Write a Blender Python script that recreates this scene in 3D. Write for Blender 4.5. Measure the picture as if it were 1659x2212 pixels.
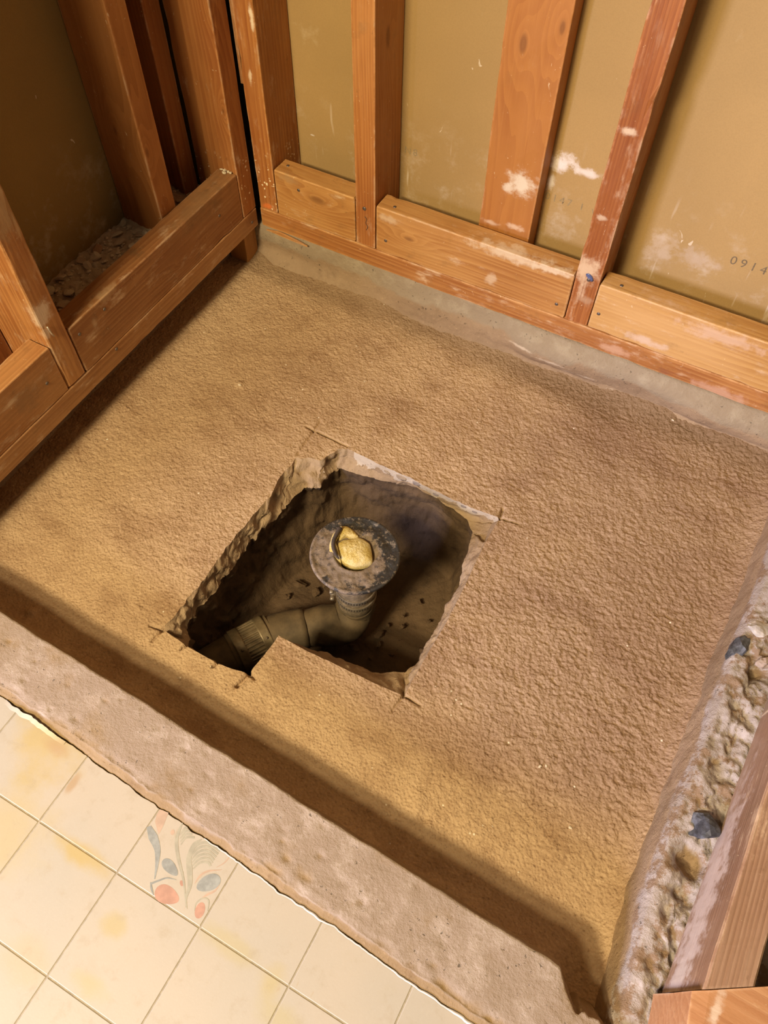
import bpy, bmesh, math, random
import numpy as np
from mathutils import Matrix, Vector
random.seed(7)
C = bpy.context.scene.collection
for o in list(bpy.data.objects): bpy.data.objects.remove(o)
S = bpy.context.scene

# ------------------------------------------------------------------ camera
F_PX = 1684.0
ROT = (0.5752606, -0.0096762, 0.4992617)
LOC = np.array((0.801835, -0.997133, 0.942648))
cam = bpy.data.cameras.new('camera'); camo = bpy.data.objects.new('camera', cam); C.objects.link(camo)
camo.location = LOC; camo.rotation_euler = ROT
cam.sensor_fit = 'VERTICAL'; cam.sensor_height = 36; cam.lens = F_PX/2212*36; cam.clip_start = .01
S.camera = camo
# ------------------------------------------------------------------ world, lamps, exposure
S.view_settings.view_transform = 'Standard'; S.view_settings.look = 'None'
S.view_settings.gamma = 1; S.view_settings.use_curve_mapping = False
S.view_settings.exposure = 0.0
w = bpy.data.worlds.new('world'); S.world = w; w.use_nodes = True
w.node_tree.nodes['Background'].inputs[0].default_value = (1.0, .80, .52, 1)
w.node_tree.nodes['Background'].inputs[1].default_value = .075
def area(name, loc, target, sx, sy, power, col):
    l = bpy.data.lights.new(name, 'AREA'); l.shape = 'RECTANGLE'; l.size = sx; l.size_y = sy
    l.energy = power; l.color = col
    o = bpy.data.objects.new(name, l); C.objects.link(o); o.location = loc
    d = Vector(target)-Vector(loc); o.rotation_euler = d.to_track_quat('-Z', 'Y').to_euler()
    return o
area('vanity_light', (.12, -2.3, 1.72), (.45, -.3, .0), .42, .18, 64, (1.0, .80, .50))
area('vanity_light', (.35, -2.05, 1.95), (.45, -.3, .0), .32, .18, 23, (1.0, .80, .50))
area('ceiling_light', (.3, -1.0, 2.4), (.4, -.4, 0), .5, .5, 1.5, (1.0, .78, .50))
area('window_daylight', (-.7, -3.2, 1.0), (1.0, -.6, 0), .5, .7, 120, (.62, .62, 1.0))

def rotm(rx, ry, rz): return np.array(Matrix.Rotation(rz, 3, 'Z') @ Matrix.Rotation(ry, 3, 'Y') @ Matrix.Rotation(rx, 3, 'X'))
RM = rotm(*ROT)
def at(u, v, ax, val):
    """point of the plane coordinate[ax]=val that measured photo point (u,v) lies on"""
    d = RM @ np.array([(u-829.5)/F_PX, -(v-1106)/F_PX, -1.0]); t = (val-LOC[ax])/d[ax]
    return LOC + d*t

# ------------------------------------------------------------------ noise (numpy)
def _h(i, j, k, s):
    n = (i*374761393 + j*668265263 + k*2147483647 + s*1274126177) & 0xffffffff
    n = ((n ^ (n >> 13))*1274126177) & 0xffffffff
    n = n ^ (n >> 16)
    return (n & 0xffff)/65535.0*2-1
def vnoise(x, y, z, s=0):
    x, y, z = np.broadcast_arrays(np.asarray(x, float), y, z)
    i = np.floor(x).astype(np.int64); j = np.floor(y).astype(np.int64); k = np.floor(z).astype(np.int64)
    fx, fy, fz = x-i, y-j, z-k
    fx, fy, fz = [t*t*(3-2*t) for t in (fx, fy, fz)]
    def L(a, b, t): return a+(b-a)*t
    r = []
    for dk in (0, 1):
        a = L(_h(i, j, k+dk, s), _h(i+1, j, k+dk, s), fx); b = L(_h(i, j+1, k+dk, s), _h(i+1, j+1, k+dk, s), fx)
        r.append(L(a, b, fy))
    return L(r[0], r[1], fz)
def fbm(x, y, z, o=3, s=0):
    v = 0; a = 1; t = 0
    for q in range(o):
        v = v+a*vnoise(np.asarray(x)*2**q+17.3*q, np.asarray(y)*2**q+5.1*q, np.asarray(z)*2**q, s+q); t += a; a *= .5
    return v/t

# ------------------------------------------------------------------ materials
class NT:
    def __init__(s, name):
        s.m = bpy.data.materials.new(name); s.m.use_nodes = True; s.t = s.m.node_tree
        s.b = s.t.nodes['Principled BSDF']; s.b.inputs['Roughness'].default_value = .8
        s.co = s.t.nodes.new('ShaderNodeTexCoord').outputs['Object']
    def n(s, t, **kw):
        x = s.t.nodes.new(t)
        for k, v in kw.items(): setattr(x, k, v)
        return x
    def put(s, sock, v):
        if isinstance(v, bpy.types.NodeSocket): s.t.links.new(v, sock)
        elif isinstance(v, (tuple, list)) and len(v) == 3 and sock.type == 'RGBA': sock.default_value = (*v, 1)
        else: sock.default_value = v
    def math(s, op, a, b=0.0, clamp=False):
        x = s.n('ShaderNodeMath', operation=op, use_clamp=clamp); s.put(x.inputs[0], a); s.put(x.inputs[1], b); return x.outputs[0]
    def vmath(s, op, a, b=(0, 0, 0)):
        x = s.n('ShaderNodeVectorMath', operation=op); s.put(x.inputs[0], a); s.put(x.inputs[1], b)
        return x.outputs['Value'] if op in ('LENGTH', 'DISTANCE') else x.outputs[0]
    def noise(s, scale, detail=4, co=None, rough=.55, dist=0):
        x = s.n('ShaderNodeTexNoise'); s.put(x.inputs['Vector'], co or s.co)
        x.inputs['Scale'].default_value = scale; x.inputs['Detail'].default_value = detail
        x.inputs['Roughness'].default_value = rough; x.inputs['Distortion'].default_value = dist
        return x.outputs['Fac']
    def vor(s, scale, co=None, feature='F1'):
        x = s.n('ShaderNodeTexVoronoi', feature=feature); s.put(x.inputs['Vector'], co or s.co); x.inputs['Scale'].default_value = scale
        return x
    def rng(s, v, a, b, c=0.0, d=1.0):
        x = s.n('ShaderNodeMapRange', interpolation_type='SMOOTHSTEP'); s.put(x.inputs[0], v)
        for i, q in enumerate((a, b, c, d)): x.inputs[i+1].default_value = q
        return x.outputs[0]
    def mix(s, f, a, b, mode='MIX'):
        x = s.n('ShaderNodeMix', data_type='RGBA', blend_type=mode); s.put(x.inputs[0], f); s.put(x.inputs[6], a); s.put(x.inputs[7], b)
        return x.outputs[2]
    def spot(s, p, rad, stretch=(1, 1, 1), edge=.5, rag=.35, co=None):
        """ragged blob mask around point p"""
        d = s.vmath('SUBTRACT', co or s.co, tuple(p)); d = s.vmath('MULTIPLY', d, tuple(1/q for q in stretch))
        l = s.vmath('LENGTH', d); nz = s.noise(60, 5)
        l = s.math('ADD', l, s.math('MULTIPLY', s.math('SUBTRACT', nz, .5), rad*rag*6))
        m = s.rng(l, rad*1.15, rad*.15, 0, 1)
        gr = s.noise(260, 6, rough=.75)
        return s.math('MULTIPLY', m, s.rng(s.math('ADD', gr, s.math('MULTIPLY', m, .25)), .42, .66))
    def bump(s, h, st=.5, dist=.001, prev=None):
        x = s.n('ShaderNodeBump'); x.inputs['Strength'].default_value = st; x.inputs['Distance'].default_value = dist
        s.put(x.inputs['Height'], h)
        if prev: s.put(x.inputs['Normal'], prev)
        return x.outputs[0]
    def out(s, col, rough=None, normal=None, metal=None, spec=None):
        s.put(s.b.inputs['Base Color'], col)
        if rough is not None: s.put(s.b.inputs['Roughness'], rough)
        if normal is not None: s.put(s.b.inputs['Normal'], normal)
        if metal is not None: s.put(s.b.inputs['Metallic'], metal)
        if spec is not None: s.put(s.b.inputs['Specular IOR Level'], spec)
        return s.m

def wood(name, axis, base=(.47, .215, .075), dark=(.28, .10, .032), light=(.62, .36, .16), grain=130, across=1,
         dust=.3, dustz=None, knots=(), spots=(), seed=0.0, dirt=.3, worn=None, specks=0):
    """sawn fir: growth-ring lines along `axis`, knots, plaster dust; all in the board's own coordinates"""
    t = NT(name); sc = [1, 1, 1]; sc[axis] = .045
    off = t.vmath('ADD', t.co, (seed*1.7, seed*.9, seed*1.3))
    p = t.vmath('MULTIPLY', off, tuple(sc))
    aniso = [1, 1, 1]; aniso[axis] = .42
    warp = t.noise(11, 3, p)
    ph = t.math('MULTIPLY', warp, 9.0)
    km = None
    for (k, r) in knots:
        d = t.vmath('SUBTRACT', t.co, tuple(k)); d = t.vmath('MULTIPLY', d, tuple(aniso)); l = t.vmath('LENGTH', d)
        infl = t.math('EXPONENT', t.math('MULTIPLY', l, -1/(r*1.6)))
        ph = t.math('ADD', ph, t.math('MULTIPLY', infl, 5.0))
        core = t.rng(l, r*.55, r*.2)
        km = core if km is None else t.math('MAXIMUM', km, core)
    sep = t.n('ShaderNodeSeparateXYZ'); t.put(sep.inputs[0], off)
    o1, o2 = [i for i in range(3) if i != axis]
    lin = t.math('ADD', t.math('MULTIPLY', sep.outputs[o1], .8), t.math('MULTIPLY', sep.outputs[o2], .75))
    ph = t.math('ADD', ph, t.math('MULTIPLY', lin, grain*across*1.4))
    ring = t.math('FRACT', ph)
    ring = t.rng(ring, .0, .85, 0, 1)            # soft rise, sharp drop like latewood
    fib = t.noise(230, 4, t.vmath('MULTIPLY', off, tuple(.03 if i == axis else 1 for i in range(3))))
    big = t.noise(9, 3, t.vmath('MULTIPLY', off, tuple(.35 if i == axis else 1 for i in range(3))))
    amp = t.rng(t.noise(7, 2), .3, .7, .30, .78)
    col = t.mix(t.math('MULTIPLY', ring, amp), base, dark)
    col = t.mix(t.math('MULTIPLY', t.rng(fib, .45, .75), .35), col, light)
    col = t.mix(t.rng(big, .42, .72, 0, .55), col, light)
    col = t.mix(t.rng(big, .5, .28, 0, .45), col, dark)
    if km is not None: col = t.mix(t.math('MULTIPLY', km, .55), col, (.15, .06, .022))
    # dark pitch streaks, scuffs
    stn = t.noise(60, 5, t.vmath('MULTIPLY', off, tuple(.05 if i == axis else 1 for i in range(3))), .7)
    col = t.mix(t.rng(stn, .56, .70, 0, .55), col, dark)
    sf = t.noise(75, 7, t.vmath('MULTIPLY', off, tuple(.5 if i == axis else 1 for i in range(3))), .72)
    col = t.mix(t.rng(sf, .60, .72, 0, .25+.5*dirt), col, (.13, .075, .035))
    # grime
    g = t.noise(24, 6, rough=.65)
    col = t.mix(t.rng(g, .55, .75, 0, dirt), col, (.16, .10, .055))
    # plaster dust rubbed into the surface
    dn = t.noise(38, 8, t.vmath('MULTIPLY', off, tuple(.4 if i == axis else 1 for i in range(3))), .7)
    dm = t.math('MULTIPLY', t.rng(dn, .68-.26*dust, .80-.12*dust, 0, .9), t.rng(fib, .35, .6, .45, 1))
    if dustz:
        sz = t.n('ShaderNodeSeparateXYZ'); t.put(sz.inputs[0], t.co)
        dm = t.math('MULTIPLY', dm, t.rng(sz.outputs[2], dustz[1], dustz[0], .12, 1))
    col = t.mix(dm, col, (.72, .58, .44))
    bv = t.n('ShaderNodeBevel', samples=2); bv.inputs['Radius'].default_value = .004
    dt = t.n('ShaderNodeVectorMath', operation='DOT_PRODUCT'); t.put(dt.inputs[0], bv.outputs[0]); t.put(dt.inputs[1], t.n('ShaderNodeNewGeometry').outputs['Normal'])
    edge = t.rng(dt.outputs['Value'], .985, .90)
    col = t.mix(t.math('MULTIPLY', edge, t.rng(t.noise(32, 6, rough=.7), .42, .58, .1, .8)), col, tuple(min(1, q*1.25+.07) for q in light))
    col = t.mix(t.math('MULTIPLY', edge, t.rng(dn, .50, .58, 0, .65)), col, (.72, .58, .44))
    sc_ = t.noise(150, 2, t.vmath('MULTIPLY', off, (1, 1.6, .6)), .4, 2.0)
    col = t.mix(t.math('MULTIPLY', t.rng(sc_, .74, .77), .6), col, (.8, .7, .52))
    if specks:
        szk = t.n('ShaderNodeSeparateXYZ'); t.put(szk.inputs[0], t.co); v = t.vor(150)
        col = t.mix(t.math('MULTIPLY', t.math('MULTIPLY', t.rng(v.outputs['Distance'], .34, .28), t.rng(t.noise(45, 2), .53, .56)), t.rng(szk.outputs[2], .13, .07)), col, (.86, .78, .6))
    for (pnt, rad, st, c, amt) in spots:
        m = t.spot(pnt, rad, st); col = t.mix(t.math('MULTIPLY', m, amt), col, c)
    col = t.mix(1.0, col, (.93, .86, .72), 'MULTIPLY')
    nb = t.bump(t.math('ADD', t.math('MULTIPLY', ring, .5), fib), .45, .0006)
    nb = t.bump(dn, .5, .0015, nb)
    return t.out(col, t.rng(g, .3, .7, .62, .45), nb, spec=.35)

def pan_mat():
    t = NT('trowelled_mortar')
    big = t.noise(3.2, 4, rough=.6); mid = t.noise(14, 5, rough=.62); fine = t.noise(190, 5, rough=.7)
    col = t.mix(t.rng(big, .36, .64), (.40, .27, .148), (.50, .355, .20))
    col = t.mix(t.rng(mid, .45, .72, 0, .5), col, (.29, .175, .085)); col = t.mix(t.rng(t.noise(5.5, 4, t.vmath('MULTIPLY', t.co, (1, 2.2, 1)), .6), .5, .68, 0, .55), col, (.25, .145, .068))
    col = t.mix(t.rng(fine, .53, .72, 0, .6), col, (.62, .46, .28))
    col = t.mix(t.rng(fine, .46, .28, 0, .65), col, (.20, .12, .06))
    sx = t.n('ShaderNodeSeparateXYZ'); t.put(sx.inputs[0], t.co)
    rear_rt = t.math('MULTIPLY', t.rng(t.math('ADD', sx.outputs[0], t.math('MULTIPLY', t.noise(4, 5), .5)), .72, 1.05), t.rng(t.math('ADD', sx.outputs[1], t.math('MULTIPLY', t.noise(6, 4), .2)), -.66, -.50))  # mask for a darker brown toward the pan's back right
    col = t.mix(t.math('MULTIPLY', rear_rt, .55), col, (.235, .15, .098))
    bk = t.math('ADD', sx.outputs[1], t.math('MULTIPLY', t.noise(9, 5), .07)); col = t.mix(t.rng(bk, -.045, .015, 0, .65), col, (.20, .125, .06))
    v = t.vor(70); col = t.mix(t.math('MULTIPLY', t.rng(v.outputs['Distance'], .12, .07), t.rng(t.noise(31, 1), .62, .66)), col, (.75, .68, .52))
    co2 = t.vmath('MULTIPLY', t.co, (1.0, 1.5, 1.0))
    n1 = t.noise(230, 4, t.co, .6, .2); n2 = t.noise(600, 3)
    gv = t.n('ShaderNodeTexVoronoi', feature='SMOOTH_F1'); t.put(gv.inputs['Vector'], t.vmath('ADD', t.co, t.vmath('MULTIPLY', t.n('ShaderNodeTexNoise').outputs['Color'], (.01, .01, .01)))); gv.inputs['Scale'].default_value = 300
    gh = t.math('MULTIPLY', gv.outputs['Distance'], -.9); nb = t.bump(t.math('ADD', gh, t.math('MULTIPLY', n1, .8)), 1.0, .0017); nb = t.bump(n2, .5, .0008, nb)
    return t.out(col, .74, nb, spec=.4)
def concrete_mat(name, a=(.34, .29, .22), b=(.46, .39, .29), d=(.17, .12, .075), grey_top=None, dirt=.5, bumpy=.7, pits=1.0, greys=((.30, .235, .15), (.38, .315, .21)), streak=0, zamp=.05, zw=.006, crust=()):
    t = NT(name)
    big = t.noise(6, 4); mid = t.noise(26, 7, rough=.7); fine = t.noise(240, 4, rough=.7)
    col = t.mix(t.rng(big, .35, .65), a, b)
    col = t.mix(t.rng(mid, .5, .7, 0, dirt), col, d)
    col = t.mix(t.rng(fine, .55, .8, 0, .6), col, tuple(min(1, q*1.55) for q in b))
    pit = t.math('MULTIPLY', t.rng(t.noise(170, 3, rough=.6), .64, .70), t.rng(t.noise(15, 3), .46, .58))
    col = t.mix(t.math('MULTIPLY', pit, .8*pits), col, tuple(q*.5 for q in d))
    if grey_top:
        sep = t.n('ShaderNodeSeparateXYZ'); t.put(sep.inputs[0], t.co)
        zz = t.math('ADD', sep.outputs[2], t.math('MULTIPLY', t.math('SUBTRACT', t.noise(18, 6), .5), zamp))
        m = t.rng(zz, grey_top[0]-zw, grey_top[0]+zw*.7, 0, 1)
        gcol = t.mix(t.rng(mid, .45, .75), greys[0], greys[1])
        if streak: gcol = t.mix(t.rng(t.noise(34, 7, rough=.72), .49, .58, 0, .85), gcol, (.24, .15, .075))
        gcol = t.mix(t.math('MULTIPLY', pit, .8), gcol, (.1, .08, .05))
        col = t.mix(m, col, gcol)
    for (pnt, rad, st) in crust: col = t.mix(t.math('MULTIPLY', t.spot(pnt, rad, st), .8), col, (.60, .50, .36))
    nb = t.bump(mid, bumpy, .005); nb = t.bump(fine, .8, .0014, nb); nb = t.bump(t.math('MULTIPLY', pit, -1), .5, .002, nb)
    return t.out(col, .85, nb)
def drywall_mat(name, spots=(), tint=(.365, .238, .088)):
    t = NT(name)
    big = t.noise(4, 3); fib = t.noise(600, 3); mid = t.noise(20, 6, rough=.7)
    col = t.mix(t.rng(big, .3, .7), tint, tuple(q*1.14 for q in tint))
    col = t.mix(t.rng(fib, .35, .75, 0, .25), col, tuple(q*.72 for q in tint))
    col = t.mix(t.rng(mid, .62, .8, 0, .35), col, (.58, .47, .28))
    fl = t.noise(55, 3, t.vmath('MULTIPLY', t.co, (1.0, 1.0, .5)), .45, 1.5)
    col = t.mix(t.rng(fl, .75, .78, 0, .7), col, (.72, .62, .44))
    st = t.noise(70, 2, t.vmath('MULTIPLY', t.co, (1.0, 1.0, .12)))
    sep = t.n('ShaderNodeSeparateXYZ'); t.put(sep.inputs[0], t.co)
    low = t.rng(sep.outputs[2], .30, .14)
    col = t.mix(t.math('MULTIPLY', t.rng(st, .66, .74, 0, .55), low), col, (.66, .56, .42))
    col = t.mix(t.math('MULTIPLY', t.rng(mid, .5, .7, 0, .4), low), col, (.60, .50, .36))
    for (pnt, rad, s_, c, amt) in spots:
        col = t.mix(t.math('MULTIPLY', t.spot(pnt, rad, s_, .6, .3), amt), col, c)
    return t.out(col, .9, t.bump(fib, .25, .0005))
def vinyl_mat(spots=()):
    t = NT('cream_vinyl')
    mid = t.noise(11, 5); fine = t.noise(300, 3)
    geo = t.n('ShaderNodeNewGeometry').outputs['Position']
    big = t.noise(5, 3, geo); b2 = t.noise(17, 5, geo, .6)
    col = t.mix(t.rng(big, .3, .7), (.47, .42, .33), (.43, .40, .325))
    col = t.mix(t.rng(b2, .55, .75, 0, .25), col, (.41, .35, .23))
    col = t.mix(t.rng(fine, .5, .8, 0, .25), col, (.50, .47, .39))
    sep = t.n('ShaderNodeSeparateXYZ'); t.put(sep.inputs[0], geo)
    for (pnt, rad, s_, c, amt) in spots:
        d = t.vmath('SUBTRACT', geo, tuple(pnt)); d = t.vmath('MULTIPLY', d, tuple(1/q for q in s_)); l = t.vmath('LENGTH', d)
        l = t.math('ADD', l, t.math('MULTIPLY', t.math('SUBTRACT', b2, .5), rad*1.6))
        col = t.mix(t.math('MULTIPLY', t.rng(l, rad, rad*.2), amt), col, c)
    col = t.mix(t.rng(t.noise(45, 6, geo, .7), .52, .7, 0, .35), col, (.37, .31, .21))
    scr = t.noise(90, 2, t.vmath('MULTIPLY', geo, (1.0, .25, 1)), .4, 2.5)
    col = t.mix(t.rng(scr, .745, .77, 0, .35), col, (.42, .33, .2))
    nb = t.bump(t.noise(500, 2), .12, .0004)
    return t.out(col, t.rng(b2, .3, .7, .42, .6), nb, spec=.4)
def plain(name, c, rough=.6, metal=0.0, var=.25, scale=60, bump=.3):
    t = NT(name); n = t.noise(scale, 5, rough=.65)
    col = t.mix(t.rng(n, .35, .7), tuple(q*(1-var) for q in c), tuple(min(1, q*(1+var)) for q in c))
    return t.out(col, rough, t.bump(n, bump, .0015), metal)

# ------------------------------------------------------------------ mesh helpers
def link(name, me, m=None, parent=None, loc=None):
    o = bpy.data.objects.new(name, me); C.objects.link(o)
    if m is not None:
        for q in (m if isinstance(m, (list, tuple)) else [m]): me.materials.append(q)
    if parent is not None: o.parent = parent
    if loc is not None: o.location = loc
    return o
def tag(o, label=None, cat=None, group=None, kind=None):
    if label: o['label'] = label
    if cat: o['category'] = cat
    if group: o['group'] = group
    if kind: o['kind'] = kind
    return o
def empty(name, loc=(0, 0, 0)):
    o = bpy.data.objects.new(name, None); C.objects.link(o); o.location = loc; o.empty_display_size = .02; return o
def pyd(name, v, f, m, parent=None, smooth=True, loc=None):
    me = bpy.data.meshes.new(name)
    v = np.asarray(v, float)
    me.from_pydata([tuple(q) for q in v.tolist()], [], f); me.update()
    if smooth: me.polygons.foreach_set('use_smooth', [True]*len(me.polygons))
    return link(name, me, m, parent, loc)
def grid_mesh(name, P, m, parent=None, wrap=False, smooth=True, loc=None, flip=False):
    """P: (nu, nv, 3) lattice"""
    nu, nv = P.shape[:2]; f = []
    for i in range(nu if wrap else nu-1):
        a = (i*nv); b = ((i+1) % nu)*nv
        for j in range(nv-1):
            q = (a+j, b+j, b+j+1, a+j+1); f.append(q[::-1] if flip else q)
    return pyd(name, P.reshape(-1, 3), f, m, parent, smooth, loc)
def rect_board(lo, hi, axis, seg=36, bev=.0016, wob=.0004, seed=0, chew=0.0):
    """board mesh: eased edges, slightly uneven along its length; local origin = lo corner"""
    lo = np.array(lo, float); hi = np.array(hi, float); d = hi-lo
    o1, o2 = [i for i in range(3) if i != axis]
    a, b, L = d[o1], d[o2], d[axis]
    cs = []
    for (cx, cy, sx, sy) in ((0, 0, 1, 1), (a, 0, -1, 1), (a, b, -1, -1), (0, b, 1, -1)):
        e = [(cx+sx*bev, cy), (cx+sx*bev*.3, cy+sy*bev*.3), (cx, cy+sy*bev)]
        cs.append(e if sx*sy < 0 else e[::-1])
    # order every corner so the ring runs one way round
    ring = cs[0] + cs[1] + cs[2] + cs[3]
    c0 = (a/2, b/2); ring = sorted(ring, key=lambda q: math.atan2((q[1]-c0[1])/b, (q[0]-c0[0])/a))
    # extra mid-face points
    full = []
    for i, q in enumerate(ring):
        full.append(q); r = ring[(i+1) % len(ring)]
        if math.dist(q, r) > .008:
            for tt in (.2, .5, .8): full.append((q[0]+(r[0]-q[0])*tt, q[1]+(r[1]-q[1])*tt))
    n = len(full); ts = np.linspace(0, L, seg+1)
    ts = np.concatenate([[0], [min(bev, L*.1)], ts[1:-1], [L-min(bev, L*.1)], [L]])
    V = []
    fa = np.array(full)
    for k, tt in enumerate(ts):
        sc = 1.0 if 0 < k < len(ts)-1 else 1-2*bev*.8/min(a, b)
        x = (fa[:, 0]-a/2)*sc+a/2; y = (fa[:, 1]-b/2)*sc+b/2
        wx = wob*fbm(x*40, y*40, np.full(n, tt*22+seed*3.1), 2, 11+seed); wy = wob*fbm(x*40, y*40, np.full(n, tt*22+9+seed), 2, 31+seed)
        if chew:
            cn = np.clip(fbm(x*30, y*30, np.full(n, tt*55+seed*2), 3, 77+seed)-.25, 0, 1)
            edge = np.exp(-((np.minimum(x, a-x)+np.minimum(y, b-y))/.004)**2)
            wx = wx-np.sign(x-a/2)*cn*edge*chew; wy = wy-np.sign(y-b/2)*cn*edge*chew
        P = np.zeros((n, 3)); P[:, o1] = x+wx; P[:, o2] = y+wy; P[:, axis] = tt; V.append(P)
    V = np.concatenate(V); f = []
    sgn = 1 if (axis in (0, 2)) else -1
    for k in range(len(ts)-1):
        for i in range(n):
            q = (k*n+i, k*n+(i+1) % n, (k+1)*n+(i+1) % n, (k+1)*n+i); f.append(q if sgn > 0 else q[::-1])
    e0 = tuple(range(n)); e1 = tuple(range((len(ts)-1)*n, len(ts)*n))
    f.append(e0[::-1] if sgn > 0 else e0); f.append(e1 if sgn > 0 else e1[::-1])
    return V, f
def board(name, lo, hi, axis, mat, label, cat, group=None, parent=None, **kw):
    V, f = rect_board(lo, hi, axis, **kw)
    o = pyd(name, V, f, mat, parent, smooth=False, loc=tuple(lo))
    if parent is None: tag(o, label, cat, group)
    return o
def local(p, lo): return tuple(float(a-b) for a, b in zip(p, lo))
def lathe(prof, n=48):
    P = np.zeros((n, len(prof), 3))
    for i in range(n):
        a = 2*math.pi*i/n
        for j, (r, z) in enumerate(prof): P[i, j] = (r*math.cos(a), r*math.sin(a), z)
    return P
def tube_path(pts, radii, n=28, up=(0, 0, 1)):
    pts = np.array(pts, float); N = len(pts); P = np.zeros((N, n, 3)); prev = None
    for i in range(N):
        d = pts[min(i+1, N-1)]-pts[max(i-1, 0)]; d /= np.linalg.norm(d)
        if prev is None:
            u = np.cross(d, up);
            if np.linalg.norm(u) < .1: u = np.cross(d, (1, 0, 0))
        else: u = prev-d*np.dot(prev, d)
        u /= np.linalg.norm(u); prev = u; v = np.cross(d, u)
        a = np.linspace(0, 2*math.pi, n, endpoint=False)
        P[i] = pts[i]+radii[i]*(np.outer(np.cos(a), u)+np.outer(np.sin(a), v))
    return P
def tube(name, pts, radii, m, parent=None, n=28, caps=True, disp=0, seed=0, smooth=True):
    P = tube_path(pts, radii, n); N = len(pts); V = P.reshape(-1, 3); f = []
    if disp:
        c = np.repeat(np.array(pts, float), n, axis=0); d = V-c; l = np.linalg.norm(d, axis=1, keepdims=True)+1e-9
        V = V+d/l*(disp*fbm(V[:, 0]*45, V[:, 1]*45, V[:, 2]*45, 3, seed))[:, None]
    for i in range(N-1):
        for j in range(n): f.append((i*n+j, i*n+(j+1) % n, (i+1)*n+(j+1) % n, (i+1)*n+j))
    if caps: f.append(tuple(range(n))[::-1]); f.append(tuple(range((N-1)*n, N*n)))
    return pyd(name, V, f, m, parent, smooth)
def smooth_path(ctrl, per=10):
    ctrl = [np.array(c, float) for c in ctrl]; c = [2*ctrl[0]-ctrl[1]]+ctrl+[2*ctrl[-1]-ctrl[-2]]; out = []
    for i in range(1, len(c)-2):
        for k in range(per):
            t = k/per
            out.append(.5*((2*c[i])+(-c[i-1]+c[i+1])*t+(2*c[i-1]-5*c[i]+4*c[i+1]-c[i+2])*t*t+(-c[i-1]+3*c[i]-3*c[i+1]+c[i+2])*t**3))
    out.append(c[-2]); return out
def rock(rx, ry, rz, seed, sub=2, rough=.25, fl=0):
    bm = bmesh.new(); bmesh.ops.create_icosphere(bm, subdivisions=sub, radius=1)
    for v in bm.verts:
        c = v.co.copy(); k = 1+rough*float(fbm(c.x*1.3+seed*3.3, c.y*1.3+seed, c.z*1.3, 3, seed))
        if fl:
            for q in range(fl):
                random.seed(seed*31+q); nrm = Vector((random.gauss(0, 1), random.gauss(0, 1), random.gauss(0, 1))).normalized()
                dd = c.dot(nrm)-.62
                if dd > 0: c = c-nrm*dd
        v.co = Vector((c.x*k*rx, c.y*k*ry, c.z*k*rz))
    me = bpy.data.meshes.new('stone'); bm.to_mesh(me); bm.free()
    me.polygons.foreach_set('use_smooth', [fl == 0]*len(me.polygons)); return me

# ================================================================== THE SHOWER PAN
FZ = -.078
LE, RE = 0.0, 1.012                       # left wall line, right broken edge
def curb_in(x):
    x = np.asarray(x, float); y = -.832-.03*x
    n = np.clip((x-.950)/.030, 0, 1)**.8*np.clip((1.06-x)/.004, 0, 1)
    return y-n*(.030+.010*fbm(x*75, 0, 0, 3, 5))-.0012*fbm(x*40, 0, 0, 3, 8)
def redge(y):
    return np.interp(-np.asarray(y, float), [0, .27, .41, .586, .679, .789, .867, .95, 1.3], [1.030, 1.0245, 1.0175, 1.0130, 1.0085, 1.0108, 1.016, 1.018, 1.018])
def pxz(l, z=FZ): return [at(u, v, 2, z)[:2] for u, v in l]
OUT_PX = [(351,1359),(428,1269),(479,1198),(541,1121),(587,1070),(607,1029),(628,1008),(641,990),(652,994),(668,990),(690,997),(712,984),(730,972),(751,970),(812,1000),(889,1034),(966,1072),(1017,1095),(1080,1118),(1048,1172),(1007,1259),(961,1351),(915,1428),(872,1505),(812,1479),(735,1441),(665,1408),(602,1374),(571,1415),(538,1456),(503,1446),(469,1433),(435,1414),(402,1395)]
IN_PX = [(410,1387),(406,1336),(469,1272),(520,1192),(560,1150),(587,1116),(610,1098),(628,1083),(653,1055),(670,1062),(689,1055),(705,1032),(722,1018),(741,1011),(800,1034),(879,1047),(938,1066),(965,1092),(1007,1121),(1022,1152),(988,1262),(935,1368),(902,1430),(872,1456),(800,1450),(735,1423),(672,1404),(607,1383),(575,1424),(542,1462),(505,1452),(470,1440),(436,1420),(408,1402)]
OUT = np.array(pxz(OUT_PX)); INN = np.array(pxz(IN_PX, -.112))
GRV = [((663,924),(752,966),.0016,.003),((692,912),(642,985),.0022,.0018),((1080,1117),(1120,1131),.0014,.004),((1087,1098),(1080,1120),.0022,.004),
       ((872,1503),(908,1524),.0016,.0032),((872,1503),(848,1537),.002,.0022),((512,1482),(540,1455),.0024,.005),((536,1452),(550,1466),.0024,.005),
       ((402,1394),(390,1403),.0018,.004),((469,1432),(460,1441),.0016,.004),((353,1361),(323,1351),.0018,.004),((353,1357),(328,1385),.0018,.004)]
GRV = [(np.array(at(*a, 2, FZ)[:2]), np.array(at(*b, 2, FZ)[:2]), w_*.95, d*2.6) for a, b, w_, d in GRV]
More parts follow.
